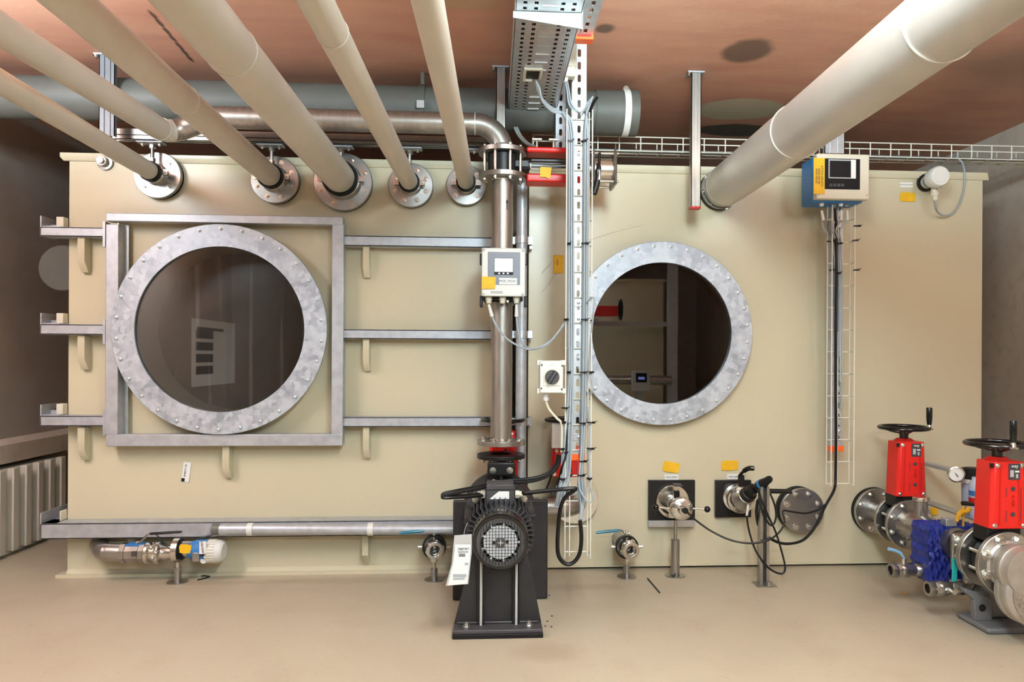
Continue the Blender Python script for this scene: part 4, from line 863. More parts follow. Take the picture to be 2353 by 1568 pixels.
MB().box(q.x, e.x, -.135, -.132, RAILZ-.0225, RAILZ+.0225).box(q.x, e.x, -.132, -.092, RAILZ+.0195, RAILZ+.0225).box(q.x, e.x, -.135, -.12, RAILZ-.0225, RAILZ-.02).box(q.x, e.x, -.107, -.092, RAILZ-.0225, RAILZ-.02).box(q.x, e.x, -.095, -.092, RAILZ-.0225, RAILZ+.0225).obj('channel', 'steel', r)
MB().box(q.x, e.x, -.137, -.134, RAILZ-.006, RAILZ-.002).obj('rail_groove', 'ink', r)
def drop(label, px, py0, py1, wpx, y, dz=0, bolt=True, m='galv', th=.03):
    a, b = P(px-wpx/2, py1, y), P(px+wpx/2, py1, y)
    h = T('drop_strut', label, 'strut', ((a.x+b.x)/2, y, a.z))
    MB().box(a.x, a.x+.003, y, y+th, a.z, CEIL-.001).box(b.x-.003, b.x, y, y+th, a.z, CEIL-.001).box(a.x, b.x, y, y+.003, a.z, CEIL-.001).obj('channel', m, h)
    w_ = (b.x-a.x)/6; xm = (a.x+b.x)/2; MB().box(xm-w_*1.4, xm-w_*.9, y-.004, y, a.z, CEIL-.001).obj('rib', m, h); MB().box(xm+w_*.9, xm+w_*1.4, y-.004, y, a.z, CEIL-.001).obj('rib', m, h)
    MB().box(a.x-.018, b.x+.012, y-.012, y+.05, CEIL-.007, CEIL-.001).obj('ceiling_plate', 'galv', h)
    if bolt: bolt_at(h, (a.x-.012, y+.0, CEIL-.007), (0, 0, -1), .008)
    return h, a, b
drop('flat steel drop strut from the ceiling just left of the perforated tray', 1151, 158, 302, 22, -.228, m='steel_brushed')
drop('dark drop strut from the ceiling half hidden between the two leftmost pipes', 245, 130, 312, 36, -.235, m='foot_grey', th=.02)  # darker grey than the other struts, put in for its shadow
h, a, b = drop('narrow drop strut with red end cap just left of the clad pipe', 1599, 170, 476, 22, -.235, m='steel_brushed')
MB().box(a.x-.001, b.x+.001, -.237, -.20, a.z-.006, a.z+.004).obj('end_cap', 'redshade', h, label='red end cap')
# ---------------------------------------------------------------- wire basket running to the right wall
bz1, bz0 = P(1700, 318, .0).z, P(1700, 352, .0).z
bz1 = P(1500, 316, .0).z; bz0 = P(1500, 348, .0).z
xa = P(1224, 330, .0).x; xb = XR-.003
r = T('wire_basket', 'long white wire basket tray along the top of the right tank', 'cable tray', ((xa+xb)/2, .05, bz0))
for y_, z_ in ((0, bz1), (0, (bz1+bz0)/2+.003), (.0, bz0), (.05, bz0), (.10, bz0), (.10, bz1), (.10, (bz0+bz1)/2)): wire(r, 'long_wire', [(xa, y_, z_), (xb, y_, z_)], .003)
x_ = xa+.002
while x_ < xb:
    wire(r, 'cross_wire', bend([V((x_, -.003, bz1)), V((x_, -.003, bz0)), V((x_, .103, bz0)), V((x_, .103, bz1))], .012, 3), .003); x_ += .1
for k in range(5): cable('cable', [V((xa+.25+.02*k, .025+.013*k, bz0+.010)), V((xa+1.0, .03+.012*k, bz0+.009)), V((xa+1.6, .025+.014*k, bz0+.01)), V((xb-.01, .03+.012*k, bz0+.009))], .005, ('cable_dark', 'cable', 'lgrey', 'cable', 'cable_dark')[k], 'one of the grey cables lying in the long wire basket on the right tank', 'grey cables in the wire basket', 4)
# ---------------------------------------------------------------- analyser box on its strut
h, a, b = drop('wide perforated drop strut behind the blue and white analyser box', 1918, 300, 352, 46, -.06, bolt=False, th=.02, m='zinc')
AY = -.25
a, b = P(1877, 352, AY), P(1998, 459, AY)
r = T('analyser', 'blue and white analyser box with dark screen above the right cable tray', 'analyser', ((a.x+b.x)/2, -.17, b.z))
MB().box(a.x-.003, b.x-.012, AY+.035, AY+.155, b.z-.008, a.z-.008).obj('housing', 'blue', r, bevel=.006)
MB().box(a.x, b.x, AY, AY+.04, b.z, a.z).obj('cover', 'offwhite', r, bevel=.006, seg=3)
fp = MB().box(*bx(1895, 1976, 364, 436, AY-.002, .003)).obj('front_panel', 'screen_off', r)
MB().box(*bx(1904, 1967, 366, 411, AY-.0035, .003)).obj('screen_frame', 'lgrey', fp)
MB().box(*bx(1907, 1955, 369, 408, AY-.005, .003)).obj('screen', 'screen_off', fp); MB().box(*bx(1956, 1966, 367, 410, AY-.005, .003)).obj('screen_legend', 'label', fp)
for k in range(4): MB().box(*bx(1906+k*9, 1913+k*9, 422, 429, AY-.004, .003)).obj('button', 'graphite', fp, bevel=.0005)
for px, py in ((1875+7, 447), (1992, 449)): q = P(px, py, AY-.001); MB().cyl(q, q+V((0, -.002, 0)), .004, n=10).obj('cover_screw', 'lgrey', r)
MB().box(*bx(1883, 1937, 459, 463, AY+.05, .08)).obj('gland_plate', 'pale_blue', r)
for px, yy in ((1888, .06), (1917, .09), (1932, .06), (1946, .09)):
    q = P(px, 461, AY+yy); MB().cyl(q, q-V((0, 0, .012)), .0125, n=6).cyl(q-V((0, 0, .012)), q-V((0, 0, .026)), .0105, .008, n=14).obj('cable_gland', 'white', r)
for px, yy, dx in ((1888, .06, 4), (1921, .09, 1), (1933, .06, 0), (1947, .09, 0)):
    q = P(px, 484, AY+yy); e = P(px+dx, 507, AY+yy); MB().cyl(q, e, .0055, .0075, n=10).obj('cable_sleeve', 'white', r)
r = MB().box(*bx(1870, 1895, 363, 446, AY-.0035, .002)).obj('handwritten_label', 'tape', None, 'yellow sticker with three handwritten lines on the analyser box cover', 'sticker')
for k, (px, s) in enumerate(((1876, 'MS30 MZ101'), (1882, 'MS30 MZ104'), (1889, 'ATTAN AFLATN'))): text(s, P(px, 405, AY-.0045), .0125, 'ink', r, rot=(pi/2, pi/2, 0), name='handwriting')
# vertical basket and strut under it
VY = -.13
zA, zB = P(1933, 470, VY).z, P(1933, 1114, VY).z; vx0, vx1 = P(1910, 800, VY-.04).x, P(1962, 800, VY-.04).x
r = T('wire_cable_tray', 'vertical white wire cable tray below the analyser box', 'cable tray', ((vx0+vx1)/2, VY, zB))
for x_, y_ in ((vx0, VY-.045), (vx0-.001, VY), (vx0+.05, VY), (vx1, VY-.045), (vx1, VY)): wire(r, 'long_wire', [(x_, y_, zB), (x_, y_, zA)], .0028)
z_ = zB+.004
while z_ < zA: wire(r, 'cross_wire', bend([V((vx0, VY-.047, z_)), V((vx0, VY+.002, z_)), V((vx1, VY+.002, z_)), V((vx1, VY-.047, z_))], .008, 3), .0028); z_ += .1
q = P(1917, 1026, VY+.02); e = P(1917, 462, VY+.02)
r = T('slotted_strut', 'slotted strut with orange foot cap behind the right vertical tray', 'strut', (q.x+.002, VY+.02, q.z))
slotted(r, 'channel', (q.x+.012, VY+.006, q.z), (0, 0, 1), .036, e.z-q.z, (0, .04, 0), (1, 0, 0), 'zinc', .05, .026, .011)
MB().box(q.x-.024, q.x-.006, VY+.008, VY+.046, q.z, e.z).obj('side_leg', 'galv', r)
MB().box(q.x-.026, q.x+.036, VY+.003, VY+.05, q.z-.022, q.z+.003).obj('end_cap', 'orange', r, bevel=.002, label='orange plastic end cap')
for py in (742, 991): q2 = P(1927, py, VY+.004); MB().box(q2.x-.017, q2.x+.017, VY+.002, VY+.006, q2.z-.02, q2.z+.02).obj('joint_plate', 'zinc', r); bolt_at(r, (q2.x, VY+.002, q2.z), s=.008, mesh=CAPB)
for i in range(5):
    pts = [P(1889+i*14, 509, AY+.06+.02*(i % 2)), P(1894+i*9, 530, -.19), P(1912+i*5, 555, VY-.012), P(1918+i*4, 600, VY-.012), P(1920+i*4, 660, VY-.01), P(1921+i*3.2, 700+i*60, VY-.008)]
    cable('cable', pts, .0036, ('cable', 'cable_dark', 'cable', 'lgrey', 'cable')[i], ORD[i]+' grey cable from the left falling out of the analyser box glands', 'grey cables of the analyser box', 5)
cable('cable', [P(1919, 480, -.2), P(1921, 540, VY-.022), P(1922, 620, VY-.02), P(1920, 760, VY-.02), P(1920, 900, VY-.022), P(1921, 1000, VY-.025), P(1920, 1090, VY-.03), P(1919, 1116, VY-.04), P(1913, 1134, -.17), P(1900, 1157, -.18), P(1888, 1180, -.18), P(1876, 1205, -.19), P(1862, 1226, -.2), P(1843, 1243, -.2), P(1815, 1250, -.21), P(1788, 1247, -.22), P(1762, 1232, -.23), P(1744, 1210, -.24), P(1738, 1180, -.25), P(1741, 1150, -.27)], .0062, 'black', 'thick black cable running down the right tray and across to the sensor post')
ties([(1906, 555, VY-.02), (1925, 560, VY-.02), (1964, 553, VY-.045), (1910, 621, VY-.03), (1925, 628, VY-.025), (1966, 621, VY-.045), (1967, 520, VY-.045)], 'small black cable tie on the cables below the analyser box', 'black ties below the analyser box')
# ---------------------------------------------------------------- level sensor top right
LY = -.17
c0 = P(2128, 420, -.01); c1 = P(2155, 406, LY)
r = T('level_sensor', 'round level sensor with white lid and blue body top right on the tank', 'sensor', (c0.x, -.02, c0.z-.05))
ax = V((c1.x-c0.x, c1.y-c0.y, c1.z-c0.z))
MB().cyl((c0.x, -.001, c0.z), (c0.x, -.018, c0.z), .042, n=32).obj('socket', 'black', r)
MB().cyl((c0.x, -.01, c0.z), c0.lerp(c1, .5), .030, n=28).obj('stem', 'offwhite', r)
MB().lathe(c0.lerp(c1, .42), ax, [(0, 0), (0, .036), (.03, .038), (.06, .036), (.06, 0)], 32).obj('body', 'blue', r)
MB().lathe(c0.lerp(c1, .78), OUT, [(-.02, 0), (-.02, .042), (.0, .047), (.035, .047), (.042, .042), (.042, .030), (.045, .029), (.045, 0)], 36).obj('lid', 'white', r)
g0 = P(2146, 432, -.11); g1 = P(2150, 470, -.10)
MB().lathe(g0, (g1-g0), [(0, .013), (.02, .014), (.021, .018), (.035, .018), (.036, .013), (.055, .012), (.06, .007), (.06, 0)], 18).obj('cable_gland', 'offwhite', r); q = P(2158, 430, -.13); MB().ball(q, .012).obj('vent_plug', 'white', r)
cable('cable', [P(2147, 462, -.10), P(2149, 474, -.09), P(2154, 487, -.06), P(2168, 496, -.03), P(2186, 492, -.02), P(2204, 470, -.015), P(2216, 430, -.012), P(2216, 395, -.02), P(2211, 375, -.01), P(2198, 360, .01)], .0042, 'cable', 'grey cable looping from the level sensor up to the wire basket')
def tape(px, py, w_, h_, rot, label, y=-.003):
    q = P(px, py, y); R3 = Matrix.Rotation(rot, 3, 'Y'); hw, hh_ = M(w_)/2, M(h_)/2
    pts = [V((-hw, 0, -hh_*.9)), V((-hw*.4, -.003, -hh_)), V((hw*.5, -.001, -hh_)), V((hw*.97, -.002, -hh_*.9)), V((hw, -.001, hh_*.9)), V((0, -.002, hh_)), V((-hw*.85, -.001, hh_)), V((-hw*1.02, -.002, hh_*.5))]
    pts = [q+R3 @ p for p in pts]
    return MB().prism(pts, (0, .0025, 0)).obj('tape_strip', 'tape', None, label, 'tape')
tape(2086, 453, 37, 22, .02, 'yellow tape on the tank below the level sensor')
tape(1542, 1074, 38, 24, .16, 'yellow tape above the left black square plate')
tape(1677, 1070, 40, 23, -.05, 'yellow tape above the right black square plate')
tape(2147, 1175, 18, 18, 0, 'small yellow tape on the tank behind the first red valve')
def plate_label(px, py, w_, h_, s, label, size=.011):
    q = P(px, py, -.003); r = MB().box(q.x-M(w_)/2, q.x+M(w_)/2, -.003, -.001, q.z-M(h_)/2, q.z+M(h_)/2).obj('name_label', 'label', None, label, 'label')
    text(s, (q.x, -.0035, q.z), size, 'ink', r); return r
plate_label(1543, 1097, 33, 12, 'MS30_MZ021', 'white name label directly above the left black square plate', .0095)
plate_label(1687, 1096, 34, 12, 'MS30_MZ022', 'white name label partly behind the black lever above the right plate', .0095)
q = P(2083, 425, -.003)
r = MB().box(q.x-M(16), q.x+M(16), -.003, -.001, q.z+M(1), q.z+M(6)).obj('name_label', 'label', None, 'white name label with two faint lines left of the level sensor', 'label')
MB().box(q.x-M(16), q.x+M(16), -.003, -.001, q.z-M(6), q.z-M(1)).obj('label_line', 'label', r)
q = P(428, 1085, -.003); R3 = Matrix.Rotation(.13, 3, 'Y')
r = MB().obox(q, (.0165, .001, .044), R3).obj('name_label', 'label', None, 'tilted white sticker low on the left tank, printed sideways', 'label')
text('BM8571-30', q+R3 @ V((-.004, -.0015, .006)), .012, 'ink', r, rot=(pi/2, -pi/2+.13, 0)); MB().obox(q+R3 @ V((-.009, -.001, -.036)), (.007, .0012, .007), R3).obj('printed_square', 'black', r)
# ---------------------------------------------------------------- black plates with sensors
def square_plate(x0_, x1_, y0_, y1_, lab):
    return quad_px(x0_, x1_, y0_, y1_, -.022, .0215, 'mounting_plate', 'black', None, lab, 'plate', bevel=.001)
square_plate(1491, 1597, 1105, 1196, 'black square plate on the tank behind the left sensor with knob rods')
square_plate(1645, 1726, 1105, 1189, 'black square plate on the tank behind the right sensor with lever')
quad_px(1491, 1597, 1197, 1211, -.03, .029, 'metal_strip', 'aluminium', None, 'bright metal strip under the left black square plate', 'strip')
c = P(1544, 1152, -.022)
r = T('sensor_fitting', 'steel sensor fitting with two black ball knobs on the left black plate', 'sensor', (c.x, -.1, c.z-.08))
MB().ring((c.x, -.022, c.z), (c.x, -.04, c.z), M(38), .03, 48).obj('flange', 'bright_steel', r, bevel=.001)
bolts(r, (c.x, -.04, c.z), OUT, M(29), 4, .0075, pi/4+.25)
e = P(1566, 1170, -.17); d0 = V((c.x, -.04, c.z)); dv = (e-d0)
MB().lathe(d0, dv, [(0, 0), (0, .034), (.03, .034), (.04, .028), (.07, .028), (.07, .036), (.085, .036), (.085, 0)], 32).obj('ball_valve_body', 'steel', r)
MB().torus(d0+dv*.35, dv, .037, .004, 32, 8).obj('clamp_ring', 'steel', r)
R_ = M(27, -.17)
MB().lathe(e, OUT, [(-.03, 0), (-.03, .034), (-.012, R_), (.0, R_), (.006, R_*.95), (.008, R_*.9), (.012, R_*.55), (.014, R_*.42), (.034, R_*.36), (.04, R_*.33), (.04, 0)], 40).obj('retractable_head', 'bright_steel', r)
for k in range(4): a_ = k*pi/2+.6; q = e+V((cos(a_), 0, sin(a_)))*R_*.74; bolt_at(r, q+V((0, -.008, 0)), s=.004, mesh=CAPB)
q = P(1574, 1174, -.215); MB().cyl(q+V((0, .02, 0)), q+V((0, -.008, 0)), M(7, -.215), n=18).obj('cable_plug', 'black', r)
for s, px, py in ((-1, 1507, 1166), (1, 1625, 1171)):
    q = P(px, py, -.165); MB().cyl(e+V((s*R_*.9, .008, 0)), q, .0042, n=10).obj('grip_rod', 'bright_steel', r); MB().ball(q, M(7.5, -.165)).obj('ball_knob', 'blackgloss', r)
q = P(1555, 1135, -.10); MB().cyl(q-V((0, 0, .02)), q+V((0, 0, .012)), .013, n=16).obj('lever_stem', 'black', r)
a_ = P(1552, 1115, -.13); MB().prism([a_+V((-.008, 0, .004)), a_+V((.030, 0, .003)), a_+V((.036, 0, -.009)), a_+V((-.004, 0, -.008))], (0, .03, 0)).obj('lever', 'graphite', r, bevel=.001)
for px, py in ((1527, 1161), (1530, 1177)): q = P(px, py, -.06); MB().sweep([q+V((-.012, 0, .006)), q+V((.012, 0, -.006))], .005, 8).obj('wing_nut', 'black', r)
p0, p1, p2 = P(1552, 1196, -.12), P(1552, 1241, -.12), P(1552, 1326, -.12)
h = T('support_stand', 'adjustable steel support tube under the sensor fitting with ball knobs', 'stand', (p2.x, -.12, 0))
MB().cyl((p0.x, -.12, p0.z), (p0.x, -.12, p1.z-.02), .0075, n=14).obj('threaded_rod', 'steel', h)
MB().cyl((p0.x, -.12, p1.z), (p0.x, -.12, .004), .0195, n=28).obj('tube', 'steel_brushed', h); MB().cyl((p0.x, -.12, .0), (p0.x, -.12, .004), .046, n=32).obj('foot_disc', 'steel', h)
MB().sweep([P(1543, 1322, -.145), P(1549, 1326, -.145), P(1552, 1319, -.145)], .003, 6).obj('cut_strap', 'black', h)
# right sensor
c = P(1690, 1142, -.022)
r = T('sensor_fitting', 'steel sensor fitting with raised black lever on the right black plate', 'sensor', (c.x, -.1, c.z-.08))
MB().lathe((c.x, -.022, c.z), OUT, [(0, 0), (0, M(31)), (.02, M(32)), (.024, .05), (.05, .048), (.06, M(31)), (.08, M(31)), (.08, 0)], 40).obj('flange', 'bright_steel', r)
e = P(1708, 1135, -.14)
for a_ in (.6, 2.2, 3.9, 5.4): bolt_at(r, V((c.x+.048*cos(a_), -.102, c.z+.048*sin(a_))), s=.007)
MB().lathe((c.x, -.10, c.z), (e+V((.03, -.03, .006)))-V((c.x, -.10, c.z)), [(0, .052), (.02, .042), (.045, .036), (.05, .036), (.05, 0)], 32).obj('reducer', 'steel', r)
q0, q1 = P(1716, 1140, -.16), P(1732, 1122, -.22)
MB().lathe(q0, q1-q0, [(-.01, 0), (-.01, .034), (.005, .036), (.03, .034), (.032, .027), (.07, .025), (.07, 0)], 26).obj('collar', 'black', r)
MB().torus(q0, q1-q0, .035, .004, 30, 8).obj('clamp_ring', 'bright_steel', r)
b0, b1 = P(1740, 1121, -.23), P(1770, 1100, -.30)
MB().lathe(b0, b1-b0, [(0, 0), (0, .020), (.02, .024), (.022, .024), (.022, 0)], 24).obj('sensor_body', 'black', r); MB().lathe(b0.lerp(b1, .26), b1-b0, [(0, 0), (0, .023), (.013, .0235), (.013, 0)], 24).obj('coloured_ring', 'blue', r, label='blue ring'); MB().lathe(b0.lerp(b1, .36), b1-b0, [(0, .022), (.02, .020), (.03, .017), (.052, .0155), (.06, .012), (.06, 0)], 24).obj('sensor_head', 'black', r)
MB().box(P(1703, 1108, -.10).x-.013, P(1703, 1108, -.1).x+.013, -.11, -.09, P(1703, 1118, -.1).z, P(1703, 1092, -.1).z).obj('lever_stem', 'black', r, bevel=.003)
MB().sweep(spline([P(1699, 1094, -.11), P(1708, 1084, -.13), P(1720, 1077, -.15), P(1734, 1077, -.16)]), [.007]*7+[.011]*11+[.006], 10).obj('lever', 'blackgloss', r)
cable('cable', [P(1716, 1150, -.16), P(1719, 1163, -.17), P(1716, 1185, -.17)], .0055, 'label', 'short white cable sleeve below the right sensor fitting', None)
cable('cable', [P(1716, 1185, -.17), P(1720, 1215, -.18), P(1733, 1258, -.27), P(1752, 1290, -.285), P(1775, 1312, -.29), P(1797, 1319, -.29), P(1804, 1306, -.29), P(1798, 1275, -.285), P(1783, 1225, -.285), P(1765, 1185, -.285), P(1750, 1150, -.29), P(1745, 1128, -.26)], .0042, 'black', 'thin black cable making the lowest loop in front of the sensor post')
cable('cable', [P(1580, 1178, -.215), P(1600, 1197, -.22), P(1636, 1222, -.24), P(1680, 1242, -.27), P(1725, 1249, -.29), P(1765, 1242, -.29), P(1791, 1223, -.27), P(1803, 1200, -.25), P(1799, 1175, -.23), P(1816, 1176, -.22), P(1850, 1180, -.2), P(1880, 1172, -.19), P(1896, 1160, -.18)], .0042, 'black', 'thin black cable sagging from the ball-knob sensor to the blank flange')
cable('cable', [P(1762, 1122, -.26), P(1772, 1140, -.28), P(1781, 1165, -.285), P(1783, 1190, -.285), P(1775, 1208, -.285), P(1764, 1200, -.285), P(1752, 1175, -.285), P(1742, 1145, -.27)], .0042, 'black', 'thin black cable in a small loop around the top of the sensor post')
q = PZ(1757, 1346, .0); sy = q.y
h = T('sensor_post', 'steel strut post standing on the floor in front of the right sensor', 'post', (q.x, sy, 0))
zt_ = P(1757, 1120, sy).z; hw = M(11, sy)
MB().box(q.x-hw, q.x-hw+.003, sy, sy+.03, .004, zt_).box(q.x+hw-.003, q.x+hw, sy, sy+.03, .004, zt_).box(q.x-hw, q.x+hw, sy+.027, sy+.03, .004, zt_).box(q.x-hw+.003, q.x-hw+.012, sy, sy+.003, .004, zt_).box(q.x+hw-.012, q.x+hw-.003, sy, sy+.003, .004, zt_).obj('channel', 'steel', h)
MB().box(q.x-.04, q.x+.045, sy-.03, sy+.05, 0, .005).obj('foot_plate', 'steel', h); bolt_at(h, (q.x+.012, sy-.015, .005), (0, 0, 1), .007)
a_, b_ = P(1768, 1129, sy+.02), P(1818, 1130, sy+.02); MB().cyl(a_, b_, .0105, n=14).obj('rubber_grip', 'black', h)
# blank flange
c = P(1840, 1172, -.03)
r = T('blank_flange', 'round steel blank flange bolted on the right tank behind the loose cables', 'flange', (c.x, -.03, c.z-.1))
MB().cyl((c.x-.006, -.001, c.z+.003), (c.x-.006, -.028, c.z+.003), .104, n=48).obj('gasket', 'rubber', r)
MB().cyl((c.x, -.028, c.z), (c.x, -.05, c.z), .104, n=64).obj('disc', 'steel', r, bevel=.002)
bolts(r, (c.x, -.05, c.z), OUT, .082, 8, .0105, pi/8)
# ---------------------------------------------------------------- small ball valves with stands
def ball_valve(px, py, yw, fpy, label, hl, hcol, up=True, lean=0):
    c = P(px, py, yw); w = T('ball_valve', label, 'valve', (c.x, yw+.08, c.z-.05))
    ex = P(px-8 if lean == 0 else px-12, py-10, yw).x
    dv = V((ex-c.x, .10, .012)); rr = M(19, yw)
    MB().lathe(c+dv*.9, -dv, [(0, 0), (0, rr*1.2), (.02, rr*1.2), (.022, rr*.85), (.06, rr*.9), (.07, rr*.9), (.07, rr*.7), (.03, rr*.7), (.03, 0)], 32).obj('valve_body', 'steel', w)
    MB().lathe(c+dv*.28, -dv, [(0, rr*1.22), (.014, rr*1.22), (.014, .6*rr), (0, .6*rr)], 6, .3).obj('hex_end', 'bright_steel', w, bevel=.002)
    MB().ring(c+dv*.18, c, rr*1.1, rr*.66, 40).obj('mouth_ring', 'bright_steel', w, bevel=.002); MB().ring(c+dv*.5, c+dv*.1, rr*.72, rr*.64, 32).obj('bore', 'steel', w); MB().ball(c+dv*.6, rr*.5, 24, 12).obj('ball', 'bright_steel', w)
    MB().cyl(c+dv*1.0, V((c.x+dv.x*1.3, -.001, c.z+.015)), rr*.8, n=24).obj('nipple', 'steel', w)
    t = c+dv*.55; zt_ = t.z+rr+.022
    MB().cyl((t.x, t.y, t.z+rr*.6), (t.x, t.y, zt_), .0085, n=12).cyl((t.x, t.y, zt_), (t.x, t.y, zt_+.012), .0105, n=6).obj('valve_stem', 'bright_steel', w)
    a, b = P(hl[0], hl[1], t.y-.01), P(hl[2], hl[3], t.y-.02)
    MB().sweep([(t.x+.014, t.y, zt_), (t.x-.006, t.y, zt_), (t.x-.022, t.y-.006, a.z-.002), a], .0045, 6).obj('lever_neck', 'bright_steel', w); MB().sweep([a, a.lerp(b, .1), a.lerp(b, .9), b], [.004, .0068, .0068, .004], 8).obj('lever_sleeve', hcol, w)
    h = T('support_stand', 'steel clamp stand on a foot disc under the '+label[:34].split(' just')[0].split(' on')[0], 'stand', (c.x, c.y+.05, 0))
    s = c+dv*.5; f = PZ(px, fpy, 0)
    mb = MB()
    mb.lathe(s+V((0, -.012, 0)), (0, 1, 0), [(0, rr*1.45), (.024, rr*1.45), (.024, rr*1.25), (0, rr*1.25), (0, rr*1.45)], 32); mb.obj('saddle', 'black', h)
    for sg in (-1, 1): MB().sweep([s+V((sg*rr*1.4, 0, 0)), s+V((sg*rr*1.95, 0, .001))], [.006, .008], 8).obj('wing', 'bright_steel', h)
    zz = s.z-rr*1.4; MB().cyl((s.x, s.y, zz), (s.x, s.y, zz-.014), .014, n=6).obj('nut', 'bright_steel', h); MB().cyl((s.x, s.y, zz-.012), (s.x, s.y, .03), .0062, n=10).obj('threaded_rod', 'bright_steel', h)
    MB().cyl((s.x, s.y, .05), (s.x, s.y, .003), .0145, n=20).obj('tube', 'steel', h); MB().cyl((s.x, s.y, 0), (s.x, s.y, .0035), .043, n=32).obj('foot_disc', 'steel', h)
ball_valve(1000, 1267, -.18, 1334, 'small ball valve with teal lever just left of the pump', (976, 1220, 919, 1226), 'teal_dark')
ball_valve(1451, 1267, -.18, 1333, 'small ball valve with blue lever on the right tank below the round window', (1424, 1219, 1369, 1225), 'teal_dark', lean=1)
# ---------------------------------------------------------------- level transmitter low on the left tank
TYY = -.11
c = P(236, 1269, TYY)
r = T('level_transmitter', 'level transmitter with blue body and white cap on a horizontal steel pipe low at left', 'transmitter', (P(365, 1270, TYY).x, TYY, c.z-.05))
rr = M(19, TYY)
MB().sweep(bend([V((P(262, 1252, -.01).x-.07, -.001, c.z+.006)), V((P(236, 1269, TYY).x, TYY, c.z)), P(285, 1271, TYY)], .055, 8), rr, 28).obj('elbow', 'steel', r)
MB().cyl(P(240, 1270, TYY), P(290, 1271, TYY), rr, n=28).obj('pipe_stub', 'steel', r)
MB().lathe(P(281, 1271, TYY), (1, 0, 0), [(0, 0), (0, .044), (.02, .044), (.022, .04), (.04, .039), (.044, .039), (.075, .039), (.08, .044), (.1, .044), (.1, 0)], 8, .39).obj('ball_valve_body', 'steel', r)
q = P(308, 1274, TYY-.04); MB().box(q.x-.011, q.x+.011, q.y-.002, q.y+.003, q.z-.010, q.z+.012).obj('maker_mark', 'ink', r)
MB().box(P(293, 1253, TYY).x, P(334, 1253, TYY).x, TYY-.02, TYY+.02, P(300, 1254, TYY).z, P(300, 1249, TYY).z).obj('locking_plate', 'blue', r, bevel=.001)
MB().sweep([P(313, 1262, TYY), P(315, 1244, TYY)], .008, 10).obj('valve_stem', 'bright_steel', r)
MB().sweep([P(316, 1247, TYY-.02), P(324, 1246, TYY-.02), P(340, 1228, TYY-.03)], .0045, 6).obj('lever_neck', 'steel', r); MB().sweep([P(343, 1227, TYY-.03), P(347, 1227, TYY-.03), P(412, 1223, TYY-.03), P(418, 1222, TYY-.03)], [.003, .0058, .0058, .003], 8).obj('lever_sleeve', 'black', r)
MB().lathe(P(334, 1271, TYY), (1, 0, 0), [(0, .036), (.008, .046), (.02, .046), (.028, .036), (.045, .036), (.05, .048), (.066, .048), (.072, .036), (.08, .03), (.1, .03), (.11, .026), (.14, .026), (.14, 0)], 28).obj('clamp_union', 'bright_steel', r)
for px, py in ((347, 1259), (350, 1283), (358, 1271)): q = P(px, py, TYY-.05); MB().ball(q, .010, 10, 6).obj('wing_nut', 'bright_steel', r)
MB().sweep([P(352, 1247, TYY-.05), P(356, 1262, TYY-.055)], .004, 6).obj('clamp_screw', 'bright_steel', r)
MB().lathe(P(397, 1268, TYY), (1, 0, 0), [(0, 0), (0, .032), (.006, .044), (.02, .046), (.032, .044), (.032, 0)], 28).obj('diaphragm_seal', 'steel', r)
MB().lathe(P(415, 1264, TYY), (1, 0, 0), [(0, 0), (0, .04), (.01, .043), (.012, .036), (.02, .036), (.02, 0)], 28).obj('seal_ring', 'black', r)
MB().cyl(P(416, 1262, TYY), P(446, 1263, TYY), .0355, n=28).obj('neck', 'steel', r)
MB().lathe(P(437, 1264, TYY), V((1, 0, -.04)), [(0, 0), (0, .036), (.015, .04), (.03, .045), (.085, .047), (.085, 0)], 32).obj('body', 'blue', r)
cp_ = MB().lathe(P(477, 1266, TYY), V((1, 0, -.06)), [(0, 0), (0, .046), (.004, .049), (.05, .049), (.062, .045), (.07, .036), (.07, 0)], 36).obj('cap', 'white', r)
for k in range(14): a_ = pi*k/13; u = V((0, -sin(a_), cos(a_))); q = P(490, 1266.5, TYY); MB().obox(q+u*.049, (.018, .0025, .0018), Matrix.Rotation(0, 3, 'X')).obj('cap_ridge', 'offwhite', cp_)
q = P(508, 1264, TYY); MB().cyl(q+V((.004, -.016, .002)), q+V((.007, -.016, .002)), .017, n=18).obj('cap_window', 'screen_off', cp_)
np_ = MB().box(*bx(458, 473, 1245, 1274, TYY-.0495, .006)).obj('name_plate', 'label', r); text('MS30 MZ10', P(465, 1258, TYY-.051), .011, 'ink', np_, rot=(pi/2, -pi/2-.15, 0)); MB().box(*bx(458, 473, 1274, 1278, TYY-.0495, .006)).obj('plate_edge', 'black', r)
MB().box(*bx(441, 457, 1271, 1292, TYY-.046, .02)).obj('side_bracket', 'steel', r, bevel=.002)
q = P(468, 1288, TYY-.03); MB().cyl(q+V((0, .03, .01)), q, .017, n=20).cyl(q, q+V((0, -.006, 0)), .0155, .013, n=20).obj('side_plug', 'white', r)
MB().add([], []); tp = tape(426, 1262, 25, 19, .05, 'yellow tape around the neck of the level transmitter', TYY-.038)
cable('cable', [P(392, 1256, TYY-.03), P(378, 1247, -.10), P(366, 1236, -.11), P(358, 1228, -.095)], .003, 'ink', 'thin dark cable rising from the left end of the transmitter to the beam')
cable('cable', [P(432, 1254, TYY-.03), P(448, 1245, -.11), P(466, 1236, -.115), P(488, 1230, -.12)], .003, 'ink', 'thin dark cable from the transmitter neck into the steel conduit')
f = PZ(410, 1342, 0); s = P(408, 1283, TYY)
h = T('support_stand', 'steel support stand with foot disc under the level transmitter', 'stand', (s.x, TYY, 0))
MB().ring((s.x-.012, TYY, c.z+.004), (s.x+.012, TYY, c.z+.004), .052, .0465, 28).obj('saddle', 'bright_steel', h)
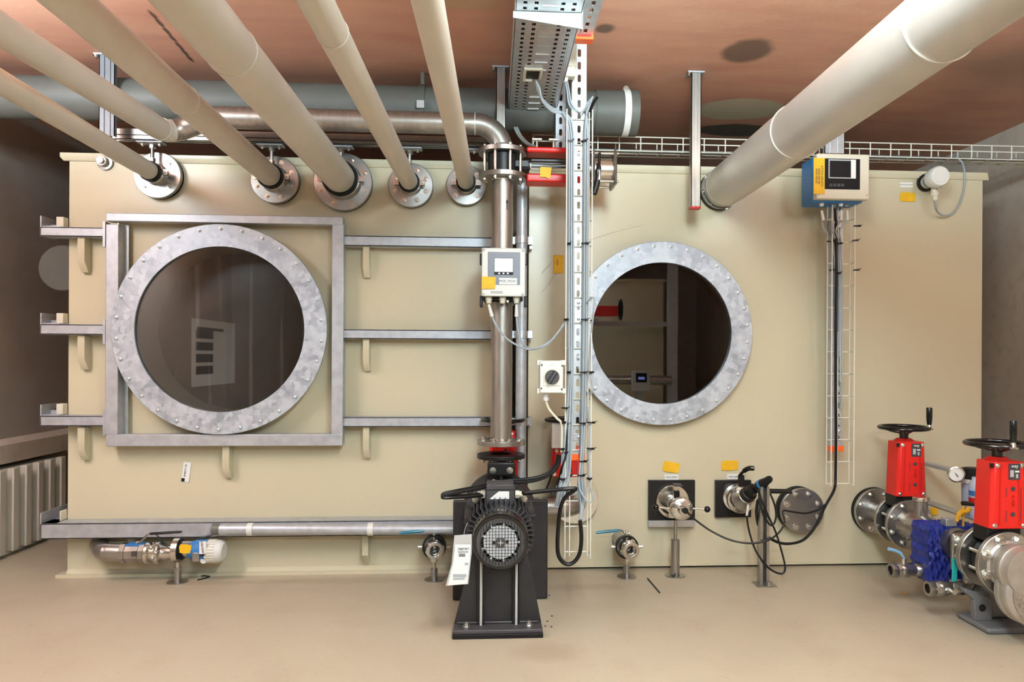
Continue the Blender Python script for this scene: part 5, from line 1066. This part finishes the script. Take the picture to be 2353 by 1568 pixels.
MB().cyl((s.x, TYY, c.z-.045), (s.x, TYY, .05), .0085, n=12).obj('threaded_rod', 'bright_steel', h); MB().cyl((s.x, TYY, .065), (s.x, TYY, .003), .0145, n=18).obj('tube', 'steel', h); MB().cyl((s.x, TYY, 0), (s.x, TYY, .0035), .043, n=30).obj('foot_disc', 'steel', h)
# small steel socket high on the left tank, end disc beside the left tank
q = P(238, 372, -.02)
r = T('steel_plug', 'small steel plug on the left tank under the leftmost pipe', 'plug', (q.x, -.02, q.z-.03)); MB().lathe((q.x, -.001, q.z), OUT, [(0, 0), (0, .033), (.012, .033), (.014, .022), (.04, .020), (.04, 0)], 24).obj('socket', 'steel', r); MB().cyl((q.x, -.04, q.z), (q.x, -.055, q.z), .015, n=6).obj('hex_plug', 'bright_steel', r)
q = P(142, 616, .25)
r = T('end_disc', 'round grey pipe end showing beside the left tank edge', 'pipe end', (q.x, .3, q.z-.1)); MB().lathe((q.x, 1.6, q.z), OUT, [(0, 0), (0, M(46, .25)), (1.33, M(46, .25)), (1.33, M(51, .25)), (1.345, M(51, .25)), (1.35, M(49, .25)), (1.35, 0)], 40).obj('pipe_cap', 'duct', r)
MB().box(q.x-.02, q.x+.02, .9, .94, .0, q.z).obj('pipe_prop', 'duct', r)
# ---------------------------------------------------------------- floor bits
def strip(pts, label, rr=.0028, nm='cut_tie'): return MB().sweep(pts, rr, 6).obj(nm, 'black', None, label, 'cable tie')
g = V((0, 0, .003))
strip([PZ(1488, 1331)+g, PZ(1516, 1364)+g], 'black cable tie strip on the floor below the ball-knob sensor stand')
strip([PZ(454, 1335)+g, PZ(478, 1329)+g, PZ(482, 1327)+g, PZ(470, 1325)+g, PZ(462, 1326)+g], 'bent black cable tie scrap on the floor near the level transmitter')
q = PZ(2079, 1364); MB().lathe(q, (0, 0, 1), [(0, 0), (0, .006), (.005, .005), (.007, 0)], 7).obj('yellow_crumb', 'brass', None, 'tiny yellow crumb on the floor below the blue wrapped meter', 'crumb')
for k, (px, py) in enumerate(((1268, 1417), (1258, 1429), (1253, 1440), (1267, 1442), (1262, 1369))):
    q = PZ(px, py); MB().lathe(q, (0, 0, 1), [(0, 0), (0, .004), (.003, .003), (.004, 0)], 6).obj('floor_crumb', 'ink', None, 'tiny dark crumb on the floor right of the pump foot', 'crumb', 'crumbs by the pump')
# ---------------------------------------------------------------- meter and pump line at the right
A0 = P(2006, 1172, 0); ax_, az_ = A0.x, A0.z
def AP(y): return V((ax_, y, az_))
def vflange(root, y0, y1, R, ri, m='steel', n=8, s=.0095, ph=pi/8, front=True):
    MB().lathe((ax_, y0, az_), (0, 1, 0), [(0, ri), (0, R-.002), (.002, R), (y1-y0-.002, R), (y1-y0, R-.002), (y1-y0, ri)], 56).obj('flange', m, root)
    if n: bolts(root, (ax_, y0 if front else y1, az_), OUT if front else (0, 1, 0), R*.8, n, s, ph)
r = T('inlet_spool', 'short flanged steel spool on the right tank in front of the first red valve', 'pipe', (ax_, -.1, az_-.105))
MB().cyl(AP(-.001), AP(-.025), .108, n=48).obj('gasket', 'rubber', r)
vflange(r, -.045, -.025, .107, .05); MB().cyl(AP(-.045), AP(-.205), .052, n=36).obj('tube', 'steel', r); vflange(r, -.218, -.2, .104, .05, n=0)
def butterfly(label, y, s, zt_px=None, wheel=True):
    w = T('red_valve', label, 'valve', (ax_, y, az_-.1*s))
    MB().cyl((ax_, y+.024, az_), (ax_, y-.024, az_), .078*s, n=40).obj('body', 'black', w)
    for k in range(8):
        a_ = 2*pi*k/8+pi/8; q = V((ax_+.083*s*cos(a_), y, az_+.083*s*sin(a_))); MB().cyl(q+V((0, .03, 0)), q-V((0, .06, 0)), .007, n=10).obj('tie_bolt', 'bright_steel', w)
    z0_ = az_+.122*s; z1_ = z0_+.235*s
    MB().box(ax_-.062*s, ax_+.062*s, y-.04, y+.04, z0_-.05, z0_+.004).obj('bracket', 'black', w, bevel=.004)
    red_box(w, ax_+.006, y-.045, z0_, z1_, .138*s, .118*s, .08)
    MB().box(ax_-.062*s, ax_-.052*s, y-.0585, y-.05, z1_-.02, z1_-.004).obj('corner_mark', 'black', w)
    MB().cyl((ax_, y, z1_), (ax_, y, z1_+.012), .045, .03, n=24).obj('top_boss', 'redshade', w); MB().cyl((ax_, y, z1_), (ax_, y, z1_+.05), .0165, n=18).obj('stem', 'blackgloss', w)
    handwheel(w, V((ax_, y, z1_+.058)), .1*s, .0085, True, .93 if y > -.5 else -.12)
    return w
butterfly('tall red gearbox valve with black handwheel standing against the cream tank', -.26, 1.0)
r = T('tee_spool', 'steel spool with a capped upright stub between red valve and blue meter', 'pipe', (ax_, -.4, az_-.105))
vflange(r, -.315, -.297, .106, .05); MB().lathe(AP(-.315), OUT, [(0, .066), (.004, .066), (.012, .062), (.12, .062), (.2, .055), (.21, .055), (.21, 0)], 40).obj('tube', 'steel', r)
MB().cyl((ax_-.005, -.40, az_+.04), (ax_-.005, -.40, az_+.125), .027, n=24).obj('stub', 'steel', r); MB().cyl((ax_-.005, -.40, az_+.12), (ax_-.005, -.40, az_+.138), .034, n=28).obj('stub_cap', 'bright_steel', r, bevel=.003)
# blue wrapped meter
y0_, y1_ = -.66, -.52
r = T('wrapped_meter', 'flow meter wrapped in crinkled dark blue plastic film', 'flow meter', (ax_, -.6, az_-.13))
import bmesh
def crumple(x0_, x1_, ya_, yb_, za_, zb_, name, nn=12, amp=.0042):
    bm = bmesh.new(); bmesh.ops.create_cube(bm, size=1.0); bmesh.ops.subdivide_edges(bm, edges=bm.edges[:], cuts=nn, use_grid_fill=True)
    mb = MB(); rg = random.Random(5)
    for v in bm.verts:
        n_ = V((sin(v.co.z*31+v.co.x*17), sin(v.co.x*27+v.co.z*13), cos(v.co.x*23+v.co.y*19)))*amp+V((rg.uniform(-1, 1), rg.uniform(-1, 1), rg.uniform(-1, 1)))*amp*.6
        v.co = V(((x0_+x1_)/2+v.co.x*(x1_-x0_), (ya_+yb_)/2+v.co.y*(yb_-ya_), (za_+zb_)/2+v.co.z*(zb_-za_)))+n_
    bm.verts.index_update(); mb.add([v.co for v in bm.verts], [[v.index for v in f.verts] for f in bm.faces]); bm.free(); return mb.obj(name, 'wrap', r, ang=28)
crumple(ax_-.105, ax_-.02, -.62, -.50, az_-.155, az_+.062, 'film_front'); crumple(ax_-.03, ax_+.105, -.62, -.50, az_-.02, az_+.062, 'film_top'); crumple(ax_-.06, ax_+.09, -.60, -.5, az_-.15, az_-.0, 'film_rear')
MB().cyl(AP(-.5), AP(-.66), .06, n=28).obj('flow_tube', 'steel', r)
q = V((ax_-.012, -.60, az_+.062)); MB().box(q.x-.022, q.x+.022, q.y-.02, q.y+.02, q.z, q.z+.03).obj('cable_box', 'aluminium', r, bevel=.003)
MB().sweep(spline([q+V((.02, -.02, .02)), q+V((.035, -.02, .055)), q+V((.06, -.02, .06)), q+V((.075, -.02, .075))]), [.006]*4+[.010]*14+[.006], 8).obj('yellow_lever', 'brass', r, label='yellow lever'); MB().cyl(q+V((.05, -.015, 0)), q+V((.05, -.015, .09)), .004, n=10).obj('sample_tube', 'brass', r); MB().sweep([q+V((.045, -.015, .09)), q+V((.06, -.015, .09)), q+V((.12, -.015, .08))], [.009, .009, .005], 8).obj('tap_grip', 'black', r)
# steel housing with bolted plate
r = T('meter_housing', 'bolted square steel housing right of the blue wrapped meter', 'housing', (ax_, -.68, az_-.1))
MB().box(ax_-.062, ax_+.062, -.705, -.685, az_-.085, az_+.055).obj('square_plate', 'steel', r, bevel=.006)
for dz in (-.07, -.03, .01, .042): bolt_at(r, (ax_-.05, -.705, az_+dz), s=.006)
bolt_at(r, (ax_-.01, -.705, az_+.045), s=.006)
MB().lathe(AP(-.70), OUT, [(0, .048), (.06, .058), (.10, .066), (.10, 0)], 36).obj('cone', 'steel', r)
vflange(r, -.82, -.795, .112, .05, n=0)
# second valve and pump head
butterfly('second red gearbox valve with black handwheel nearest the right picture edge', -.86, 1.0)
r = T('transfer_pump', 'grey cast pump with hammered round cover beside the second red valve', 'pump', (ax_+.03, -.95, 0))
vflange(r, -.925, -.905, .112, .05, s=.0125)
MB().lathe(AP(-.925), OUT, [(0, .085), (.006, .085), (.012, .078), (.05, .08), (.055, .084), (.065, .084), (.07, .08), (.10, .078), (.10, 0)], 48).obj('outlet_casing', 'cast_grey', r)
cc = P(2394, 1368, -1.02); Rr = M(85, -1.02)
MB().lathe((cc.x, -.935, cc.z), OUT, [(0, 0), (0, Rr*.9), (.012, Rr*.97), (.014, Rr), (.03, Rr), (.032, Rr*.95), (.05, Rr*.95), (.052, Rr*.99), (.07, Rr*.99), (.075, Rr*.96), (.08, Rr*.88), (.085, Rr*.86), (.085, 0)], 64).lathe((cc.x, -.80, cc.z), OUT, [(0, 0), (0, Rr*.6), (.137, Rr*.6), (.137, 0)], 40).obj('casing', 'cast_grey', r)
MB().cyl((cc.x, -1.0, cc.z), (cc.x, -1.024, cc.z), Rr*.86, n=56).obj('hammered_cover', 'hammered', r, label='round hammered cover')
fy = -.78
a, b = P(2222, 1362, fy), P(2353, 1440, fy); fx0, fx1 = a.x, cc.x+.1
MB().box(fx0+.012, fx1, fy-.10, fy+.08, 0, .022).obj('foot', 'foot_grey', r, bevel=.008)
MB().prism([(fx0+.02, fy-.02, .02), (fx0+.085, fy-.02, .02), (fx0+.085, fy-.02, .10), (fx0+.03, fy-.02, .125), (fx0-.02, fy-.02, .14), (fx0-.02, fy-.02, .125), (fx0+.014, fy-.02, .10)], (0, .03, 0)).obj('foot_bracket', 'foot_grey', r, bevel=.004)
q = V((fx0+.045, fy-.021, .07)); MB().cyl(q, q+V((0, -.002, 0)), .013, n=18).obj('bracket_hole', 'black', r)
MB().box(fx0+.08, fx1, fy, fy+.10, .02, cc.z-.05).obj('pedestal', 'foot_grey', r, bevel=.01)
# drain ball valves
def side_valve(label, px, py, y, hx, hcol, vert):
    c = P(px, py, y); w = T('ball_valve', label, 'valve', (c.x+.05, y, c.z-.03)); rr = .026
    MB().lathe(c, (1, 0, 0), [(0, rr*.72), (0, rr*1.12), (.022, rr*1.12), (.026, rr), (.04, rr*1.1), (.07, rr*1.1), (.085, rr*.9), (.1, rr*.85), (.105, rr*1.0), (.13, rr*1.0), (.13, 0)], 8, .39).obj('valve_body', 'steel', w)
    MB().cyl(c+V((.006, 0, 0)), c+V((.02, 0, 0)), rr*.7, n=20).obj('bore', 'black', w); MB().ball(c+V((.05, 0, 0)), rr*1.12, 20, 10).obj('ball_chamber', 'steel', w)
    return w, c, rr
w, c, rr = side_valve('drain ball valve with pale blue lever left of the blue wrapped meter', 2046, 1311, -.56, 0, 'teal', 0)
MB().cyl(c+V((.13, 0, 0)), c+V((.21, .0, .01)), .02, n=16).obj('nipple', 'steel', w); t = c+V((.055, 0, rr)); MB().cyl(t, t+V((0, 0, .02)), .009, n=10).obj('valve_stem', 'bright_steel', w)
MB().sweep(spline([t+V((0, 0, .02)), P(2076, 1282, -.56), P(2066, 1270, -.56), P(2042, 1262, -.57)]), [.005]*10+[.007]*9, 8).obj('lever', 'pale_blue', w)
w, c, rr = side_valve('drain ball valve with upright teal lever below the steel housing', 2131, 1353, -.72, 0, 'teal', 1)
MB().sweep(bend([c+V((.12, 0, 0)), c+V((.165, 0, 0)), c+V((.165, .0, .08))], .032, 8), .026, 20).obj('elbow', 'steel', w); MB().cyl(c+V((.165, 0, .05)), c+V((.165, 0, .085)), .021, n=18).obj('nipple', 'brass', w)
q = P(2195, 1346, -.76); a = P(2194, 1338, -.77); b = P(2196, 1284, -.77)
MB().cyl(c+V((.075, -.02, 0)), c+V((.075, -.05, 0)), .010, n=6).obj('valve_stem', 'bright_steel', w)
MB().prism([a+V((-.010, 0, 0)), a+V((.010, 0, 0)), b+V((.011, 0, 0)), b+V((-.011, 0, 0))], (0, .007, 0)).obj('lever', 'teal', w, bevel=.003); MB().prism([q+V((-.009, -.006, .01)), q+V((.009, -.006, .01)), q+V((.012, -.006, -.02)), q+V((-.008, -.006, -.02))], (0, .004, 0)).obj('lever_neck', 'bright_steel', w)
# filter with gauge behind the second valve
gy = -.42
q = P(2230, 1105, gy)
r = T('water_filter', 'clear water filter with black top and round gauge behind the red valves', 'filter', (q.x, gy, P(2230, 1180, gy).z))
MB().cyl(P(2233, 1085, gy), P(2233, 1075, gy), .032, .030, n=28).cyl(P(2233, 1100, gy), P(2233, 1077, gy), .042, n=32).obj('filter_head', 'black', r); MB().cyl(P(2233, 1109, gy), P(2233, 1100, gy), .045, n=32).obj('bowl_ring', 'white', r)
MB().lathe(P(2233, 1109, gy), (0, 0, -1), [(0, 0), (0, .040), (.09, .037), (.11, .03), (.13, .015), (.135, 0)], 32).obj('bowl', 'bowl', r)
g = P(2196, 1090, gy-.03)
MB().lathe(g, V((-.35, -1, -.02)), [(-.025, 0), (-.025, .028), (.0, .03), (.004, .033), (.012, .033), (.014, .029), (.010, .028), (.010, 0)], 32).obj('gauge_case', 'bright_steel', r); gs = bpy.data.objects['gauge_case']
d = V((-.35, -1, -.02)).normalized(); MB().cyl(g+d*.009, g+d*.0115, .0275, n=28).obj('gauge_dial', 'label', gs); MB().sweep([g+d*.013+V((-.006, 0, .007)), g+d*.013+V((.006, 0, -.009))], [.001, .0024], 5).obj('gauge_needle', 'ink', gs)
MB().cyl(g+V((.01, .02, 0)), P(2225, 1090, gy), .008, n=10).obj('gauge_stem', 'steel', r)
MB().box(P(2233, 1085, gy).x-.02, P(2233, 1085, gy).x+.02, gy+.02, -.0, P(2233, 1096, gy).z, P(2233, 1088, gy).z).obj('wall_bracket', 'galv', r)
q = P(2243, 1150, gy-.09)
r = MB().lathe((q.x, q.y, P(2243, 1190, gy-.09).z), (0, 0, 1), [(0, 0), (0, .024), (.10, .026), (.14, .026), (.155, .016), (.165, .016), (.165, 0)], 26).obj('sample_bottle', 'bowl', None, 'small bottle with red and blue label between filter and second red valve', 'bottle')
MB().ring((q.x, q.y, q.z-.015), (q.x, q.y, q.z+.012), .0272, .0255, 26).obj('red_label', 'redshade', r, label='red label band'); MB().ring((q.x, q.y, q.z+.02), (q.x, q.y, q.z+.04), .0272, .0255, 26).obj('blue_label', 'blue', r, label='blue label band')
MB().box(q.x-.03, q.x+.03, q.y-.03, -.0, P(2243, 1190, gy-.09).z-.006, P(2243, 1190, gy-.09).z-.0005).obj('bottle_shelf', 'aluminium', None, 'narrow metal shelf behind the second red valve carrying the small bottle', 'shelf')
# ---------------------------------------------------------------- the other side of the room, mirrored in the round windows
def VP_(px, py, yv): p = P(px, py, yv); return V((p.x, -.11-p.y, p.z))
oy = -5.1; vy = 5.0
a, b = VP_(1270, 640, vy), VP_(1526, 860, vy)
r = T('opposite_tank', 'cream tank on the other side of the aisle, mirrored in the right round window', 'tank', ((a.x+b.x)/2, oy-.5, 0))
MB().box(a.x, b.x, oy-1.0, oy, .0, 1.87).obj('shell', 'cream', r, bevel=.01)
MB().box(a.x-.02, b.x+.02, oy-1.0, oy+.02, 1.85, 1.88).obj('top_flange', 'cream', r)
a, b = VP_(1538, 640, vy-.3), VP_(1558, 935, vy-.3)
MB().box(a.x, b.x, a.y-.08, a.y, 0, CEIL-.001).obj('steel_column', 'galv', None, 'galvanised steel column mirrored in the right round window', 'column')
a, b = VP_(1300, 738, vy-.25), VP_(1536, 750, vy-.25)
MB().box(a.x, b.x, a.y-.06, a.y, b.z, a.z).obj('wall_rail', 'galv', None, 'galvanised cross rail mirrored in the right round window', 'rail')
q = VP_(1390, 715, vy-.6); r = T('red_valve', 'red valve lying sideways, mirrored in the right round window', 'valve', q)
MB().box(q.x-.3, q.x+.14, q.y-.06, q.y+.06, q.z-.055, q.z+.055).obj('gearbox', 'red', r, bevel=.01); h = VP_(1427, 712, vy-.6); MB().torus(h, (1, 0, 0), .105, .011, 40, 8).obj('handwheel', 'blackgloss', r); MB().cyl(q+V((.1, 0, 0)), h, .02, n=14).obj('stem', 'blackgloss', r); MB().sweep([h+V((0, 0, -.1)), h+V((0, 0, .1))], .008, 6).obj('wheel_spoke', 'blackgloss', r)
q = VP_(1475, 875, vy-.5); r = T('flow_meter', 'grey meter box with small blue screen, mirrored in the right round window', 'flow meter', q)
MB().box(q.x-.1, q.x+.1, q.y-.06, q.y, q.z-.12, q.z+.1).obj('housing', 'lgrey', r, bevel=.008); MB().box(q.x-.06, q.x+.06, q.y, q.y+.004, q.z-.02, q.z+.08).obj('display_panel', 'screen_off', r); MB().box(q.x-.035, q.x+.035, q.y+.004, q.y+.006, q.z+.01, q.z+.04).obj('screen', 'bluescreen', r)
MB().cyl((q.x-.5, q.y-.1, q.z), (q.x+.35, q.y-.1, q.z), .05, n=20).obj('flow_tube', 'steel', r); MB().box(q.x-.03, q.x+.03, q.y-.13, q.y-.07, 0, q.z-.03).obj('tube_prop', 'galv', r)
# notice sheets on the left wall, mirrored in the left window
r = T('notice_sheet', 'large white notice sheet on the left wall, mirrored in the left round window', 'notice', (XL+.002, -3.35, .62))
r = MB().box(XL+.001, XL+.005, -3.9, -2.9, .72, 1.28).obj('paper', 'label', r)
for k in range(4): MB().box(XL+.005, XL+.007, -3.35, -2.98, .82+k*.1, .89+k*.1).obj('printed_picture', 'ink', r)
MB().box(XL+.005, XL+.007, -3.6, -3.0, 1.19, 1.215).obj('printed_heading', 'ink', r)
